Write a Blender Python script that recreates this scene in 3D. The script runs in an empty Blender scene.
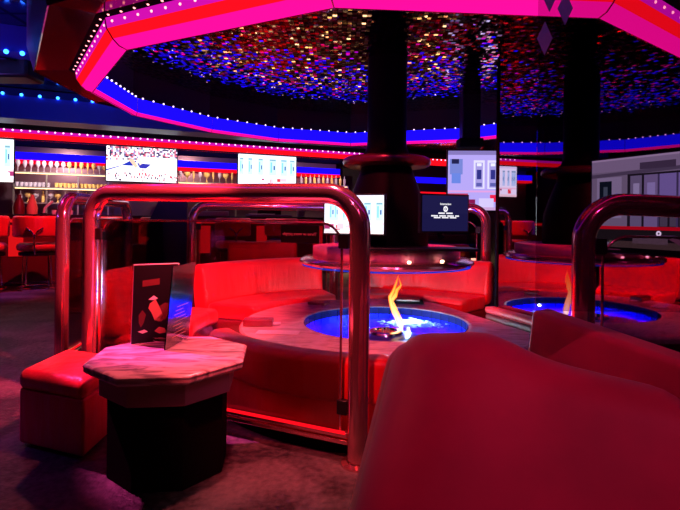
import bpy, bmesh, math, random
from mathutils import Vector, Matrix
random.seed(7)
C = bpy.context.scene.collection
PI = math.pi
H = 1.35; F = 505.0; HY = 218.0; HX = 340.0; ROLL = math.radians(0.6)
CR, SR = math.cos(ROLL), math.sin(ROLL)

# ---------- measuring helpers: a pixel of the photograph to a place in the room ----------
def ray(px, py):
    u = (px-HX)/F; v = (HY-py)/F
    return (u*CR - v*SR, u*SR + v*CR)
def W(px, py, d):
    u, v = ray(px, py); return Vector((u*d, d, H+v*d))
def G(px, py, z):
    u, v = ray(px, py); d = (z-H)/v; return Vector((u*d, d, z))

# ---------- materials ----------
MATS = {}
def newmat(name):
    m = bpy.data.materials.new(name); m.use_nodes = True
    nt = m.node_tree; nt.nodes.clear()
    out = nt.nodes.new('ShaderNodeOutputMaterial')
    MATS[name] = m
    return m, nt, out
def pbr(name, col, rough=.5, metal=0, spec=.5, sheen=0, coat=0, noise=None, bump=None, emis=None, es=0):
    """noise=(scale, amount, (sx,sy,sz)); bump=(scale, strength, (sx,sy,sz))"""
    m, nt, out = newmat(name)
    b = nt.nodes.new('ShaderNodeBsdfPrincipled')
    b.inputs['Base Color'].default_value = (*col, 1)
    b.inputs['Roughness'].default_value = rough
    b.inputs['Metallic'].default_value = metal
    b.inputs['Specular IOR Level'].default_value = spec
    b.inputs['Sheen Weight'].default_value = sheen
    b.inputs['Coat Weight'].default_value = coat
    if emis: b.inputs['Emission Color'].default_value = (*emis, 1); b.inputs['Emission Strength'].default_value = es
    nt.links.new(b.outputs[0], out.inputs[0])
    def tex(scale, st):
        tc = nt.nodes.new('ShaderNodeTexCoord'); mp = nt.nodes.new('ShaderNodeMapping')
        mp.inputs['Scale'].default_value = st
        nt.links.new(tc.outputs['Object'], mp.inputs[0])
        n = nt.nodes.new('ShaderNodeTexNoise'); n.inputs['Scale'].default_value = scale; n.inputs['Detail'].default_value = 5
        nt.links.new(mp.outputs[0], n.inputs['Vector']); return n
    if noise:
        n = tex(noise[0], noise[2])
        mx = nt.nodes.new('ShaderNodeMix'); mx.data_type = 'RGBA'
        mx.inputs[6].default_value = (*[max(0, c*(1-noise[1])) for c in col], 1)
        mx.inputs[7].default_value = (*[min(1, c*(1+noise[1])) for c in col], 1)
        cr = nt.nodes.new('ShaderNodeMapRange'); cr.inputs[1].default_value = .35; cr.inputs[2].default_value = .65
        nt.links.new(n.outputs['Fac'], cr.inputs[0]); nt.links.new(cr.outputs[0], mx.inputs[0])
        nt.links.new(mx.outputs[2], b.inputs['Base Color'])
    if bump:
        n = tex(bump[0], bump[2]); bp = nt.nodes.new('ShaderNodeBump')
        bp.inputs['Strength'].default_value = bump[1]; bp.inputs['Distance'].default_value = .03
        nt.links.new(n.outputs['Fac'], bp.inputs['Height']); nt.links.new(bp.outputs[0], b.inputs['Normal'])
    return m
def emit(name, col, s):
    m, nt, out = newmat(name)
    e = nt.nodes.new('ShaderNodeEmission'); e.inputs[0].default_value = (*col, 1); e.inputs[1].default_value = s
    nt.links.new(e.outputs[0], out.inputs[0]); return m
def screen_mat(name, s):
    m, nt, out = newmat(name)
    a = nt.nodes.new('ShaderNodeAttribute'); a.attribute_name = 'col'
    e = nt.nodes.new('ShaderNodeEmission'); e.inputs[1].default_value = s
    nt.links.new(a.outputs['Color'], e.inputs[0]); nt.links.new(e.outputs[0], out.inputs[0]); return m
def glassmat(name, tint, refl=.5, rough=.02):
    m, nt, out = newmat(name)
    t = nt.nodes.new('ShaderNodeBsdfTransparent'); t.inputs[0].default_value = (*tint, 1)
    g = nt.nodes.new('ShaderNodeBsdfGlossy'); g.inputs['Roughness'].default_value = rough
    fr = nt.nodes.new('ShaderNodeFresnel'); fr.inputs[0].default_value = 1.45
    mu = nt.nodes.new('ShaderNodeMath'); mu.operation = 'MULTIPLY'; mu.inputs[1].default_value = refl*2
    nt.links.new(fr.outputs[0], mu.inputs[0])
    mx = nt.nodes.new('ShaderNodeMixShader')
    nt.links.new(mu.outputs[0], mx.inputs[0]); nt.links.new(t.outputs[0], mx.inputs[1]); nt.links.new(g.outputs[0], mx.inputs[2])
    nt.links.new(mx.outputs[0], out.inputs[0]); return m
def mosaic(name, tile, tilt, col, rough=.08):
    """small mirror tiles, each set at its own slight angle"""
    m, nt, out = newmat(name)
    N = nt.nodes.new; Lk = nt.links.new
    tc = N('ShaderNodeTexCoord'); dv = N('ShaderNodeVectorMath'); dv.operation = 'DIVIDE'; dv.inputs[1].default_value = (tile,)*3
    Lk(tc.outputs['Object'], dv.inputs[0])
    fl = N('ShaderNodeVectorMath'); fl.operation = 'FLOOR'; Lk(dv.outputs[0], fl.inputs[0])
    wn = N('ShaderNodeTexWhiteNoise'); wn.noise_dimensions = '3D'; Lk(fl.outputs[0], wn.inputs['Vector'])
    sb = N('ShaderNodeVectorMath'); sb.operation = 'SUBTRACT'; sb.inputs[1].default_value = (.5, .5, .5); Lk(wn.outputs['Color'], sb.inputs[0])
    sc = N('ShaderNodeVectorMath'); sc.operation = 'MULTIPLY'; sc.inputs[1].default_value = (tilt, tilt, 0); Lk(sb.outputs[0], sc.inputs[0])
    ge = N('ShaderNodeNewGeometry'); ad = N('ShaderNodeVectorMath'); ad.operation = 'ADD'
    Lk(ge.outputs['Normal'], ad.inputs[0]); Lk(sc.outputs[0], ad.inputs[1])
    no = N('ShaderNodeVectorMath'); no.operation = 'NORMALIZE'; Lk(ad.outputs[0], no.inputs[0])
    # joints between tiles
    fr = N('ShaderNodeVectorMath'); fr.operation = 'FRACTION'; Lk(dv.outputs[0], fr.inputs[0])
    sx = N('ShaderNodeSeparateXYZ'); Lk(fr.outputs[0], sx.inputs[0])
    def ok(o):
        a = N('ShaderNodeMath'); a.operation = 'GREATER_THAN'; a.inputs[1].default_value = .14; Lk(o, a.inputs[0]); return a
    a1, a2 = ok(sx.outputs[0]), ok(sx.outputs[1])
    mu = N('ShaderNodeMath'); mu.operation = 'MULTIPLY'; Lk(a1.outputs[0], mu.inputs[0]); Lk(a2.outputs[0], mu.inputs[1])
    mx = N('ShaderNodeMix'); mx.data_type = 'RGBA'; mx.inputs[6].default_value = (.01, .005, .01, 1)
    w2 = N('ShaderNodeTexWhiteNoise'); w2.noise_dimensions = '3D'; o2 = N('ShaderNodeVectorMath'); o2.operation = 'ADD'; o2.inputs[1].default_value = (31.7, 5.3, 2.1)
    Lk(fl.outputs[0], o2.inputs[0]); Lk(o2.outputs[0], w2.inputs['Vector'])
    rp_ = N('ShaderNodeValToRGB'); rp_.color_ramp.interpolation = 'CONSTANT'; els = rp_.color_ramp.elements
    tints = [(1, .72, .32), (1, .5, .42), (1, .95, 1), (.12, .05, .06)]
    els[0].position = 0; els[0].color = (*tints[0], 1); els[1].position = .22; els[1].color = (*tints[1], 1)
    for ps, tc_ in ((.38, tints[2]), (.60, tints[3])): e_ = els.new(ps); e_.color = (*tc_, 1)
    ml = N('ShaderNodeMix'); ml.data_type = 'RGBA'; ml.blend_type = 'MULTIPLY'; ml.inputs[0].default_value = 1 if tilt > .1 else 0; ml.inputs[6].default_value = (*col, 1)
    Lk(w2.outputs['Value'], rp_.inputs[0]); Lk(rp_.outputs[0], ml.inputs[7]); Lk(ml.outputs[2], mx.inputs[7])
    Lk(mu.outputs[0], mx.inputs[0])
    b = N('ShaderNodeBsdfPrincipled'); b.inputs['Metallic'].default_value = 1; b.inputs['Roughness'].default_value = rough
    Lk(mx.outputs[2], b.inputs['Base Color']); Lk(no.outputs[0], b.inputs['Normal']); Lk(b.outputs[0], out.inputs[0])
    return m

RED = pbr('red_vinyl', (.72, .012, .02), .42, sheen=.2, noise=(3, .15, (1, 1, 1)), bump=(2.6, .5, (4, 4, .9)))
REDSMOOTH = pbr('crimson_velour', (.66, .03, .085), .6, sheen=.35, noise=(1.6, .25, (1, 1, 1)), bump=(2.2, .12, (1, 1, 1)))
CHROME = pbr('polished_chrome', (.78, .36, .4), .15, .88)
CHROME2 = pbr('bright_chrome', (.9, .85, .88), .12, 1)
BLACK = pbr('black_lacquer', (.008, .007, .01), .42, spec=.3)
MATTE = pbr('matte_black', (.004, .004, .005), .9, spec=.08)
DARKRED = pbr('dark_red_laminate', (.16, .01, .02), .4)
NAVY = pbr('navy_panel', (.01, .01, .05), .5)
FASCIA = pbr('plum_fascia', (.22, .06, .25), .4)
MIRRORB = pbr('bronze_mirror', (.2, .08, .09), .1, .95)
MIRRORD = pbr('smoked_mirror', (.45, .34, .46), .015, 1)
CEIL = mosaic('outer_ceiling_mirror_tiles', .30, .05, (.2, .17, .24), .1)
MOSAIC = mosaic('mosaic_mirror_tiles', .034, .17, (1, .95, .9), .05)
WALLM = pbr('dark_wall', (.02, .01, .02), .6)
PINK = emit('pink_neon', (1, .004, .32), 1.15)
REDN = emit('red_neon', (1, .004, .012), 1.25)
MAG = emit('magenta_neon', (.75, .006, .5), .9)
BLUEN = emit('blue_neon', (.008, .002, 1), 1.6)
BULBR = emit('red_bulb', (1, .3, .32), 3)
BULBW = emit('white_bulb', (.85, .6, 1), 2.2)
BULBB = emit('blue_bulb', (.02, .16, 1), 9)
WARM = emit('warm_bulb', (1, .72, .42), 9)
WARMS = emit('warm_strip', (1, .62, .3), 4)
HOODB = pbr('soot_black', (.002, .0015, .003), .5, spec=.05)
GLASS = glassmat('clear_glass', (.93, .9, .92), .45)
GLASST = glassmat('tinted_glass', (.72, .6, .74), .5)
ACRYL = glassmat('purple_acrylic', (.5, .2, .66), 1.6, .09)

def marble(name, c1, c2, rough):
    m, nt, out = newmat(name); N = nt.nodes.new; Lk = nt.links.new
    tc = N('ShaderNodeTexCoord'); mp = N('ShaderNodeMapping'); mp.inputs['Scale'].default_value = (1.0, 3.2, 1); mp.inputs['Rotation'].default_value = (0, 0, .5)
    n = N('ShaderNodeTexNoise'); n.inputs['Scale'].default_value = 4; n.inputs['Detail'].default_value = 9; n.inputs['Distortion'].default_value = 1.6
    r = N('ShaderNodeValToRGB'); r.color_ramp.elements[0].position = .36; r.color_ramp.elements[0].color = (*c1, 1)
    r.color_ramp.elements[1].position = .56; r.color_ramp.elements[1].color = (*c2, 1)
    b = N('ShaderNodeBsdfPrincipled'); b.inputs['Roughness'].default_value = rough
    Lk(tc.outputs['Object'], mp.inputs[0]); Lk(mp.outputs[0], n.inputs['Vector']); Lk(n.outputs['Fac'], r.inputs[0]); Lk(r.outputs[0], b.inputs['Base Color']); Lk(b.outputs[0], out.inputs[0])
    return m
MARBLE = marble('veined_marble', (.28, .22, .26), (.85, .72, .74), .22)
MARBLE2 = marble('pit_marble', (.5, .34, .32), (.74, .55, .5), .25)
APRON = pbr('apron_laminate', (.5, .3, .3), .45)
PAPER = pbr('white_paper', (.85, .8, .82), .6)
OLIVE = pbr('olive_stone', (.22, .17, .08), .6, noise=(12, .3, (1, 1, 1)))
CLEARG = glassmat('drinking_glass', (.8, .8, .85), 1.2, .1)
GOLDG = pbr('amber_glass', (.9, .62, .25), .15, coat=.5)
VIOG = pbr('lilac_glass', (.55, .5, .75), .12, coat=.5)
STEEL = pbr('steel_shelf', (.55, .5, .5), .35, .8)
def etch():
    m, nt, out = newmat('etched_plum'); N = nt.nodes.new; Lk = nt.links.new
    a = N('ShaderNodeBsdfTranslucent'); a.inputs[0].default_value = (.75,.5,.85,1); b = N('ShaderNodeBsdfDiffuse'); b.inputs[0].default_value = (.7,.5,.85,1)
    t = N('ShaderNodeBsdfTransparent'); t.inputs[0].default_value = (.2,.3,.45,1)
    m1 = N('ShaderNodeMixShader'); Lk(a.outputs[0], m1.inputs[1]); Lk(b.outputs[0], m1.inputs[2])
    m2 = N('ShaderNodeMixShader'); m2.inputs[0].default_value = .3; Lk(m1.outputs[0], m2.inputs[1]); Lk(t.outputs[0], m2.inputs[2]); Lk(m2.outputs[0], out.inputs[0]); return m
ETCH = etch()
GREEN = pbr('green_panel', (.1, .5, .1), .5)

# floor: dark patterned carpet
def carpet():
    m, nt, out = newmat('dark_carpet'); N = nt.nodes.new; Lk = nt.links.new
    tc = N('ShaderNodeTexCoord')
    n1 = N('ShaderNodeTexNoise'); n1.inputs['Scale'].default_value = 1.6; n1.inputs['Detail'].default_value = 8; n1.inputs['Distortion'].default_value = .8
    n2 = N('ShaderNodeTexNoise'); n2.inputs['Scale'].default_value = 26; n2.inputs['Detail'].default_value = 6
    for n in (n1, n2): Lk(tc.outputs['Object'], n.inputs['Vector'])
    r = N('ShaderNodeValToRGB'); r.color_ramp.elements[0].position = .38; r.color_ramp.elements[0].color = (.014, .010, .016, 1)
    r.color_ramp.elements[1].position = .68; r.color_ramp.elements[1].color = (.15, .13, .14, 1)
    ad = N('ShaderNodeMath'); ad.operation = 'MULTIPLY_ADD'; ad.inputs[1].default_value = .45
    sub = N('ShaderNodeMath'); sub.operation = 'SUBTRACT'; sub.inputs[1].default_value = .5
    Lk(n2.outputs['Fac'], sub.inputs[0]); Lk(sub.outputs[0], ad.inputs[0]); Lk(n1.outputs['Fac'], ad.inputs[2]); Lk(ad.outputs[0], r.inputs[0])
    b = N('ShaderNodeBsdfPrincipled'); b.inputs['Roughness'].default_value = .55
    bp = N('ShaderNodeBump'); bp.inputs['Strength'].default_value = .5; bp.inputs['Distance'].default_value = .02
    Lk(n2.outputs['Fac'], bp.inputs['Height']); Lk(bp.outputs[0], b.inputs['Normal'])
    Lk(r.outputs[0], b.inputs['Base Color']); Lk(b.outputs[0], out.inputs[0]); return m
CARPET = carpet()
def water():
    m, nt, out = newmat('pool_water'); N = nt.nodes.new; Lk = nt.links.new
    t = N('ShaderNodeBsdfTransparent'); t.inputs[0].default_value = (.75, .8, 1, 1)
    g = N('ShaderNodeBsdfGlossy'); g.inputs['Roughness'].default_value = .05
    fr = N('ShaderNodeFresnel'); fr.inputs[0].default_value = 1.2
    n = N('ShaderNodeTexNoise'); n.inputs['Scale'].default_value = 14; bp = N('ShaderNodeBump'); bp.inputs['Strength'].default_value = .25; bp.inputs['Distance'].default_value = .02
    tc = N('ShaderNodeTexCoord'); Lk(tc.outputs['Object'], n.inputs['Vector']); Lk(n.outputs['Fac'], bp.inputs['Height'])
    Lk(bp.outputs[0], g.inputs['Normal']); Lk(bp.outputs[0], fr.inputs['Normal'])
    mx = N('ShaderNodeMixShader'); Lk(fr.outputs[0], mx.inputs[0]); Lk(t.outputs[0], mx.inputs[1]); Lk(g.outputs[0], mx.inputs[2]); Lk(mx.outputs[0], out.inputs[0])
    return m
WATER = water()
def pooltile():
    m, nt, out = newmat('blue_pool_tile'); N = nt.nodes.new; Lk = nt.links.new
    b = N('ShaderNodeBsdfPrincipled'); b.inputs['Base Color'].default_value = (.005, .004, .98, 1); b.inputs['Roughness'].default_value = .3
    Lk(b.outputs[0], out.inputs[0]); return m
POOLT = pooltile()
def flame_mat():
    m, nt, out = newmat('fire'); N = nt.nodes.new; Lk = nt.links.new
    ge = N('ShaderNodeTexCoord'); sx = N('ShaderNodeSeparateXYZ'); Lk(ge.outputs['Object'], sx.inputs[0])
    mr = N('ShaderNodeMapRange'); mr.inputs[1].default_value = 0; mr.inputs[2].default_value = .44; Lk(sx.outputs[2], mr.inputs[0])
    r = N('ShaderNodeValToRGB'); e = r.color_ramp.elements
    e[0].position = 0; e[0].color = (1, .85, .75, 1); e[1].position = 1; e[1].color = (1, .09, .01, 1)
    x = r.color_ramp.elements.new(.35); x.color = (1, .55, .2, 1); x = r.color_ramp.elements.new(.7); x.color = (1, .3, .04, 1)
    lw = N('ShaderNodeLayerWeight'); lw.inputs[0].default_value = .5; ad = N('ShaderNodeMath'); ad.operation = 'MULTIPLY_ADD'; ad.inputs[1].default_value = .6
    Lk(lw.outputs['Facing'], ad.inputs[0]); Lk(mr.outputs[0], ad.inputs[2]); Lk(ad.outputs[0], r.inputs[0]); em = N('ShaderNodeEmission'); em.inputs[1].default_value = 2.2; Lk(r.outputs[0], em.inputs[0]); Lk(em.outputs[0], out.inputs[0]); return m
FIRE = flame_mat()

def foam_mat():
    m, nt, out = newmat('foam'); N = nt.nodes.new
    a = N('ShaderNodeBsdfDiffuse'); a.inputs[0].default_value = (.75,.95,1,1); b = N('ShaderNodeBsdfTranslucent'); b.inputs[0].default_value = (.8,.97,1,1)
    mx = N('ShaderNodeMixShader'); mx.inputs[0].default_value = .6; nt.links.new(a.outputs[0], mx.inputs[1]); nt.links.new(b.outputs[0], mx.inputs[2]); nt.links.new(mx.outputs[0], out.inputs[0]); return m
# ---------- mesh helpers ----------
class MB:
    def __init__(s): s.v = []; s.f = []; s.c = []
    def add(s, vs, fs, col=None):
        b = len(s.v); s.v += [tuple(v) for v in vs]; s.f += [tuple(b+i for i in f) for f in fs]
        s.c += [col]*len(fs)
    def box(s, lo, hi, M=None, col=None):
        x0, y0, z0 = lo; x1, y1, z1 = hi
        vs = [Vector(p) for p in ((x0,y0,z0),(x1,y0,z0),(x1,y1,z0),(x0,y1,z0),(x0,y0,z1),(x1,y0,z1),(x1,y1,z1),(x0,y1,z1))]
        if M: vs = [M @ v for v in vs]
        s.add(vs, [(0,3,2,1),(4,5,6,7),(0,1,5,4),(1,2,6,5),(2,3,7,6),(3,0,4,7)], col); return s
    def prism(s, pts, z0, z1):
        n = len(pts); vs = [(p[0],p[1],z0) for p in pts]+[(p[0],p[1],z1) for p in pts]
        fs = [tuple(range(n-1,-1,-1)), tuple(range(n,2*n))]+[(i,(i+1)%n,n+(i+1)%n,n+i) for i in range(n)]
        s.add(vs, fs); return s
    def lathe(s, prof, n=48, c=(0,0,0), a0=0, a1=2*PI, close=True, waves=0, amp=0):
        full = abs(a1-a0-2*PI) < 1e-6; m = n if full else n+1; vs = []; k = len(prof)
        for i in range(m):
            a = a0+(a1-a0)*i/n; w = 1+(amp*math.cos(waves*a) if waves else 0)
            for r, z in prof: vs.append((c[0]+r*w*math.cos(a), c[1]+r*w*math.sin(a), c[2]+z))
        fs = []
        for i in range(n):
            j = (i+1) % m
            for q in range(k-1): fs.append((i*k+q, j*k+q, j*k+q+1, i*k+q+1))
            if close and full is False: pass
        s.add(vs, fs); return s
    def tube(s, pts, r, n=12, cap=True, rr=None):
        pts = [Vector(p) for p in pts]; vs = []; fs = []; L = len(pts)
        t0 = (pts[1]-pts[0]).normalized(); up = Vector((0,0,1)) if abs(t0.z) < .9 else Vector((1,0,0))
        nx = t0.cross(up).normalized()
        for i, p in enumerate(pts):
            t = (pts[min(i+1,L-1)]-pts[max(i-1,0)]).normalized()
            nx = (nx-t*nx.dot(t)).normalized(); ny = t.cross(nx); q = rr[i] if rr else r
            for k in range(n): a = 2*PI*k/n; vs.append(p+nx*(q*math.cos(a))+ny*(q*math.sin(a)))
        for i in range(L-1):
            for k in range(n): fs.append((i*n+k, i*n+(k+1)%n, (i+1)*n+(k+1)%n, (i+1)*n+k))
        if cap: fs.append(tuple(range(n-1,-1,-1))); fs.append(tuple((L-1)*n+k for k in range(n)))
        s.add(vs, fs); return s
    def build(s, name, mat, parent=None, smooth=False, bevel=0, seg=2, sub=0, origin=None, angle=None):
        me = bpy.data.meshes.new(name); vs = s.v
        if origin is not None: vs = [(v[0]-origin[0], v[1]-origin[1], v[2]-origin[2]) for v in vs]
        me.from_pydata(vs, [], s.f); me.update()
        bm = bmesh.new(); bm.from_mesh(me); bmesh.ops.recalc_face_normals(bm, faces=bm.faces[:]); bm.to_mesh(me); bm.free()
        if any(c is not None for c in s.c):
            at = me.color_attributes.new('col', 'FLOAT_COLOR', 'CORNER')
            for p in me.polygons:
                c = s.c[p.index] or (0,0,0)
                for li in p.loop_indices: at.data[li].color = (*c, 1)
        me.materials.append(mat)
        o = bpy.data.objects.new(name, me); C.objects.link(o)
        if origin is not None: o.location = origin
        if parent: o.parent = parent; 
        if parent and origin is None:
            o.matrix_parent_inverse = Matrix.Identity(4)
        if smooth or bevel:
            for p in me.polygons: p.use_smooth = True
        if bevel:
            b = o.modifiers.new('b', 'BEVEL'); b.width = bevel; b.segments = seg; b.limit_method = 'ANGLE'; b.angle_limit = math.radians(40)
        if sub:
            m = o.modifiers.new('s', 'SUBSURF'); m.levels = sub; m.render_levels = sub
        if (smooth or bevel) and not sub:
            try: me.set_sharp_from_angle(angle=math.radians(angle or 40))
            except Exception: pass
        return o
def tag(o, label, cat, group=None):
    o['label'] = label; o['category'] = cat
    if group: o['group'] = group
    return o
def thing(name, label, cat, loc=(0,0,0), rz=0, group=None):
    o = bpy.data.objects.new(name, None); C.objects.link(o); o.location = loc; o.rotation_euler = (0,0,rz); o.empty_display_size = .1
    return tag(o, label, cat, group)
def struct(o): o['kind'] = 'structure'; return o
def copy_tree(o, parent=None):
    c = o.copy(); C.objects.link(c); c.parent = parent
    for ch in list(o.children): copy_tree(ch, c)
    return c
def spread(pts, seg=8):
    """polyline with rounded corners: pts = [(Vector, radius)]"""
    out = []
    for i, (p, r) in enumerate(pts):
        p = Vector(p)
        if i in (0, len(pts)-1) or r == 0: out.append(p); continue
        a = (Vector(pts[i-1][0])-p).normalized(); b = (Vector(pts[i+1][0])-p).normalized()
        s, e = p+a*r, p+b*r
        cen = p+(a+b)*r
        for k in range(seg+1):
            t = k/seg*PI/2
            out.append(cen-b*r*math.cos(t)-a*r*math.sin(t) if abs(a.dot(b)) < .2 else s.lerp(e, k/seg))
    return out
def text_mesh(txt, size, name, mat, parent, M, depth=0.0008, align='CENTER'):
    cu = bpy.data.curves.new(name, 'FONT'); cu.body = txt; cu.size = size; cu.extrude = depth; cu.align_x = align; cu.align_y = 'CENTER'
    t = bpy.data.objects.new(name+'_tmp', cu); C.objects.link(t)
    bpy.context.view_layer.update()
    me = bpy.data.meshes.new_from_object(t.evaluated_get(bpy.context.evaluated_depsgraph_get()))
    bpy.data.objects.remove(t); me.name = name; me.materials.clear(); me.materials.append(mat); me.transform(M)
    o = bpy.data.objects.new(name, me); C.objects.link(o); o.parent = parent; return o

CX, CY = .396, 4.35        # middle of the fire pit
MP = Vector((1.41, 4.725)); MN = Vector((.938, .345)).normalized(); MD = Vector((MN.y, -MN.x))   # mirror plane
def mside(x, y): return (Vector((x, y))-MP).dot(MN)

# ---------- the room ----------
XL, XR, YB, YF = -10.5, 4.2, 16.5, -3.0
ZC = 3.15
struct(MB().box((XL,YF,-.1),(XR,YB,0)).build('floor', CARPET))
struct(MB().box((XL,YF,ZC),(XR,YB,ZC+.1)).build('ceiling', CEIL))
struct(MB().box((XL-.1,YF,0),(XL,YB,ZC)).build('wall_left', WALLM))
struct(MB().box((XR,YF,0),(XR+.1,YB,ZC)).build('wall_right', WALLM))
struct(MB().box((XL,YB,0),(XR,YB+.1,ZC)).build('wall_back', WALLM))
struct(MB().box((XL,YF-.1,0),(XR,YF,ZC)).build('wall_front', WALLM))

# mirror panel by the pit, with a pier behind
def mpt(t, off=0): p = MP+MD*t-MN*off; return (p.x, p.y)
t = thing('wall_mirror', 'tall smoked mirror panel reflecting the fire pit, hood and blue neon', 'mirror', (*mpt(1.2), 0))
o = t.location
def loc(mb, par=None):   # shift a builder's points so that they sit relative to a thing placed at t.location
    mb.v = [(v[0]-o.x, v[1]-o.y, v[2]-o.z) for v in mb.v]; return mb
def local(mb, T):
    inv = Matrix.Translation(T.location) @ Matrix.Rotation(T.rotation_euler.z, 4, 'Z'); inv.invert()
    mb.v = [tuple(inv @ Vector(v)) for v in mb.v]; return mb
local(MB().prism([mpt(.107), mpt(2.55), mpt(2.55,-.02), mpt(.107,-.02)], .02, 2.9), t).build('mirror_glass', MIRRORD, t)
local(MB().prism([mpt(.085,.012), mpt(.107,.012), mpt(.107,-.03), mpt(.085,-.03)], 0, 2.95), t).build('edge_trim', MATTE, t)
pier = MB().prism([mpt(.1,-.035), mpt(2.6,-.035), mpt(2.6,-.3), mpt(.1,-.3)], 0, 3.14).build('wall_pier', WALLM); struct(pier)

# ---------- neon ceiling ring round the pit ----------
RC = Vector((.40, 4.43))
corners = [(-35, 2.25), (-68.7, 2.21), (-101.5, 2.19), (-136.6, 2.24), (-167, 2.38), (-189, 2.38), (-214.4, 2.26), (-238, 2.24), (-263, 2.24), (-301, 2.10), (-338, 2.25)]
def ring_pts(off, cut=True):
    P = [RC+Vector((math.cos(math.radians(a)), math.sin(math.radians(a))))*(r+off) for a, r in corners]
    if cut:
        a, b = P[1], P[0]; s = (-.02-mside(*a))/(mside(*b)-mside(*a)); P[0] = a.lerp(b, s)
        a, b = P[-2], P[-1]
    return P
def ring_strip(mb, o0, z0, o1, z1, th=.012, segs=None, gap=0):
    A, B = ring_pts(o0), ring_pts(o1)
    for i in range(len(A)-1):
        if segs is not None and i not in segs: continue
        a0, a1, b0, b1 = A[i], A[i+1], B[i], B[i+1]
        da = (a1-a0).normalized()*gap; db = (b1-b0).normalized()*gap
        a0 = a0+da; a1 = a1-da; b0 = b0+db; b1 = b1-db
        vs = [(*a0, z0), (*a1, z0), (*b1, z1), (*b0, z1)]
        mb.add(vs, [(0,1,2,3)])
ring = thing('neon_ceiling_ring', 'huge polygonal ceiling ring glowing magenta, red and pink outside and blue inside', 'ceiling light', (RC.x, RC.y, 2.3))
def rp(mb, name, mat, **k): return local(mb, ring).build(name, mat, ring, **k)
# outside face, quarter-round diffusers
b = MB(); ring_strip(b, 0, 2.30, .045, 2.315); ring_strip(b, .045, 2.315, .078, 2.345); rp(b, 'pink_diffuser', PINK)
b = MB(); ring_strip(b, .078, 2.345, .112, 2.395); rp(b, 'red_diffuser', REDN)
b = MB(); ring_strip(b, .112, 2.395, .122, 2.45); rp(b, 'magenta_diffuser', MAG)
b = MB(); ring_strip(b, .122, 2.45, .17, 2.46); rp(b, 'dark_band', MATTE)
b = MB(); ring_strip(b, .17, 2.46, .40, 2.44); ring_strip(b, .40, 2.44, .41, 2.43); rp(b, 'mirrored_soffit', MIRRORB)
b = MB(); ring_strip(b, .41, 2.43, .46, 2.62); ring_strip(b, .46, 2.62, .46, 3.14); rp(b, 'outer_fascia', FASCIA)
# inside face
b = MB(); ring_strip(b, 0, 2.30, -.012, 2.335); rp(b, 'pink_rim', PINK)
b = MB(); ring_strip(b, -.012, 2.335, -.012, 2.47); rp(b, 'blue_band', BLUEN)
b = MB(); ring_strip(b, -.012, 2.47, .03, 2.48); ring_strip(b, .03, 2.48, .03, 2.73); rp(b, 'inner_fascia', BLACK)
# chrome seams at the corners
for i in range(len(corners)-1):
    pts = [(*ring_pts(q)[i], z) for q, z in ((-.014,2.468),(-.014,2.34),(-.002,2.298),(.045,2.312),(.08,2.343),(.115,2.394),(.125,2.45))]
    rp(MB().tube(pts, .004, 6), 'chrome_seam', CHROME)
# lower chrome lip
for i in range(len(corners)-1):
    A = ring_pts(0); rp(MB().tube([(*A[i], 2.299), (*A[i+1], 2.299)], .0035, 6), 'chrome_lip', CHROME)
# bulbs: nearest 100 as parts
def bulb_mesh(r):
    me = bpy.data.meshes.new('bulb'); bm = bmesh.new(); bmesh.ops.create_icosphere(bm, subdivisions=2, radius=r); bm.to_mesh(me); bm.free(); return me
BMR = bulb_mesh(.0085); BMR.materials.append(BULBR)
BMI = bulb_mesh(.007); BMI.materials.append(BULBR)
BMW = bulb_mesh(.0075); BMW.materials.append(BULBW)
BMO = bulb_mesh(.0075); BMO.materials.append(BULBR)
pos = []
def along(off, z, sp, me, segs):
    A = ring_pts(off)
    for i in segs:
        a, b2 = A[i], A[i+1]; n = int((b2-a).length/sp)
        for k in range(n): p = a.lerp(b2, (k+.5)/n); pos.append((Vector((p.x, p.y, z)), me))
along(.124, 2.462, .075, BMR, (0,1,2,3)); along(.139, 2.455, .1, BMO, (2,3)); along(.118, 2.425, .1, BMO, (0,1,2,3))
along(-.014, 2.477, .085, BMI, (3,4)); along(-.014, 2.477, .12, BMW, (5,6,7,8,9))
along(.43, 2.42, .1, BMO, ()) 
def seen(p): 
    u = p.x/p.y if p.y > .2 else 9
    return abs(u) < .7 and (p.z-H)/p.y < .46
pos.sort(key=lambda q: (not seen(q[0]), q[0].length))
rest = []
for k, (p, me) in enumerate(pos):
    if k < 100:
        ob = bpy.data.objects.new('bulb', me); C.objects.link(ob); ob.parent = ring; ob.location = p-ring.location
    else: rest.append((p, me))
bm = bmesh.new()
for p, me in rest:
    bmesh.ops.create_icosphere(bm, subdivisions=1, radius=.010, matrix=Matrix.Translation(p-ring.location))
me = bpy.data.meshes.new('bulb_strings'); bm.to_mesh(me); bm.free(); me.materials.append(BULBW)
ob = bpy.data.objects.new('bulb_strings', me); C.objects.link(ob); ob.parent = ring; ob['kind'] = 'stuff'

# mosaic coffer inside the ring
def cut_poly(P, lim=-.03):
    out = []; n = len(P)
    for i in range(n):
        a, b2 = P[i], P[(i+1)%n]; sa, sb = mside(*a)-lim, mside(*b2)-lim
        if sa <= 0: out.append(a)
        if sa*sb < 0: out.append(a.lerp(b2, sa/(sa-sb)))
    return out
PC = [RC+Vector((math.cos(math.radians(a)), math.sin(math.radians(a))))*(r+.02) for a, r in corners]
cof = MB().prism([tuple(p) for p in PC], 2.72, 2.90).build('ceiling_coffer', MOSAIC); struct(cof)

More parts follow.
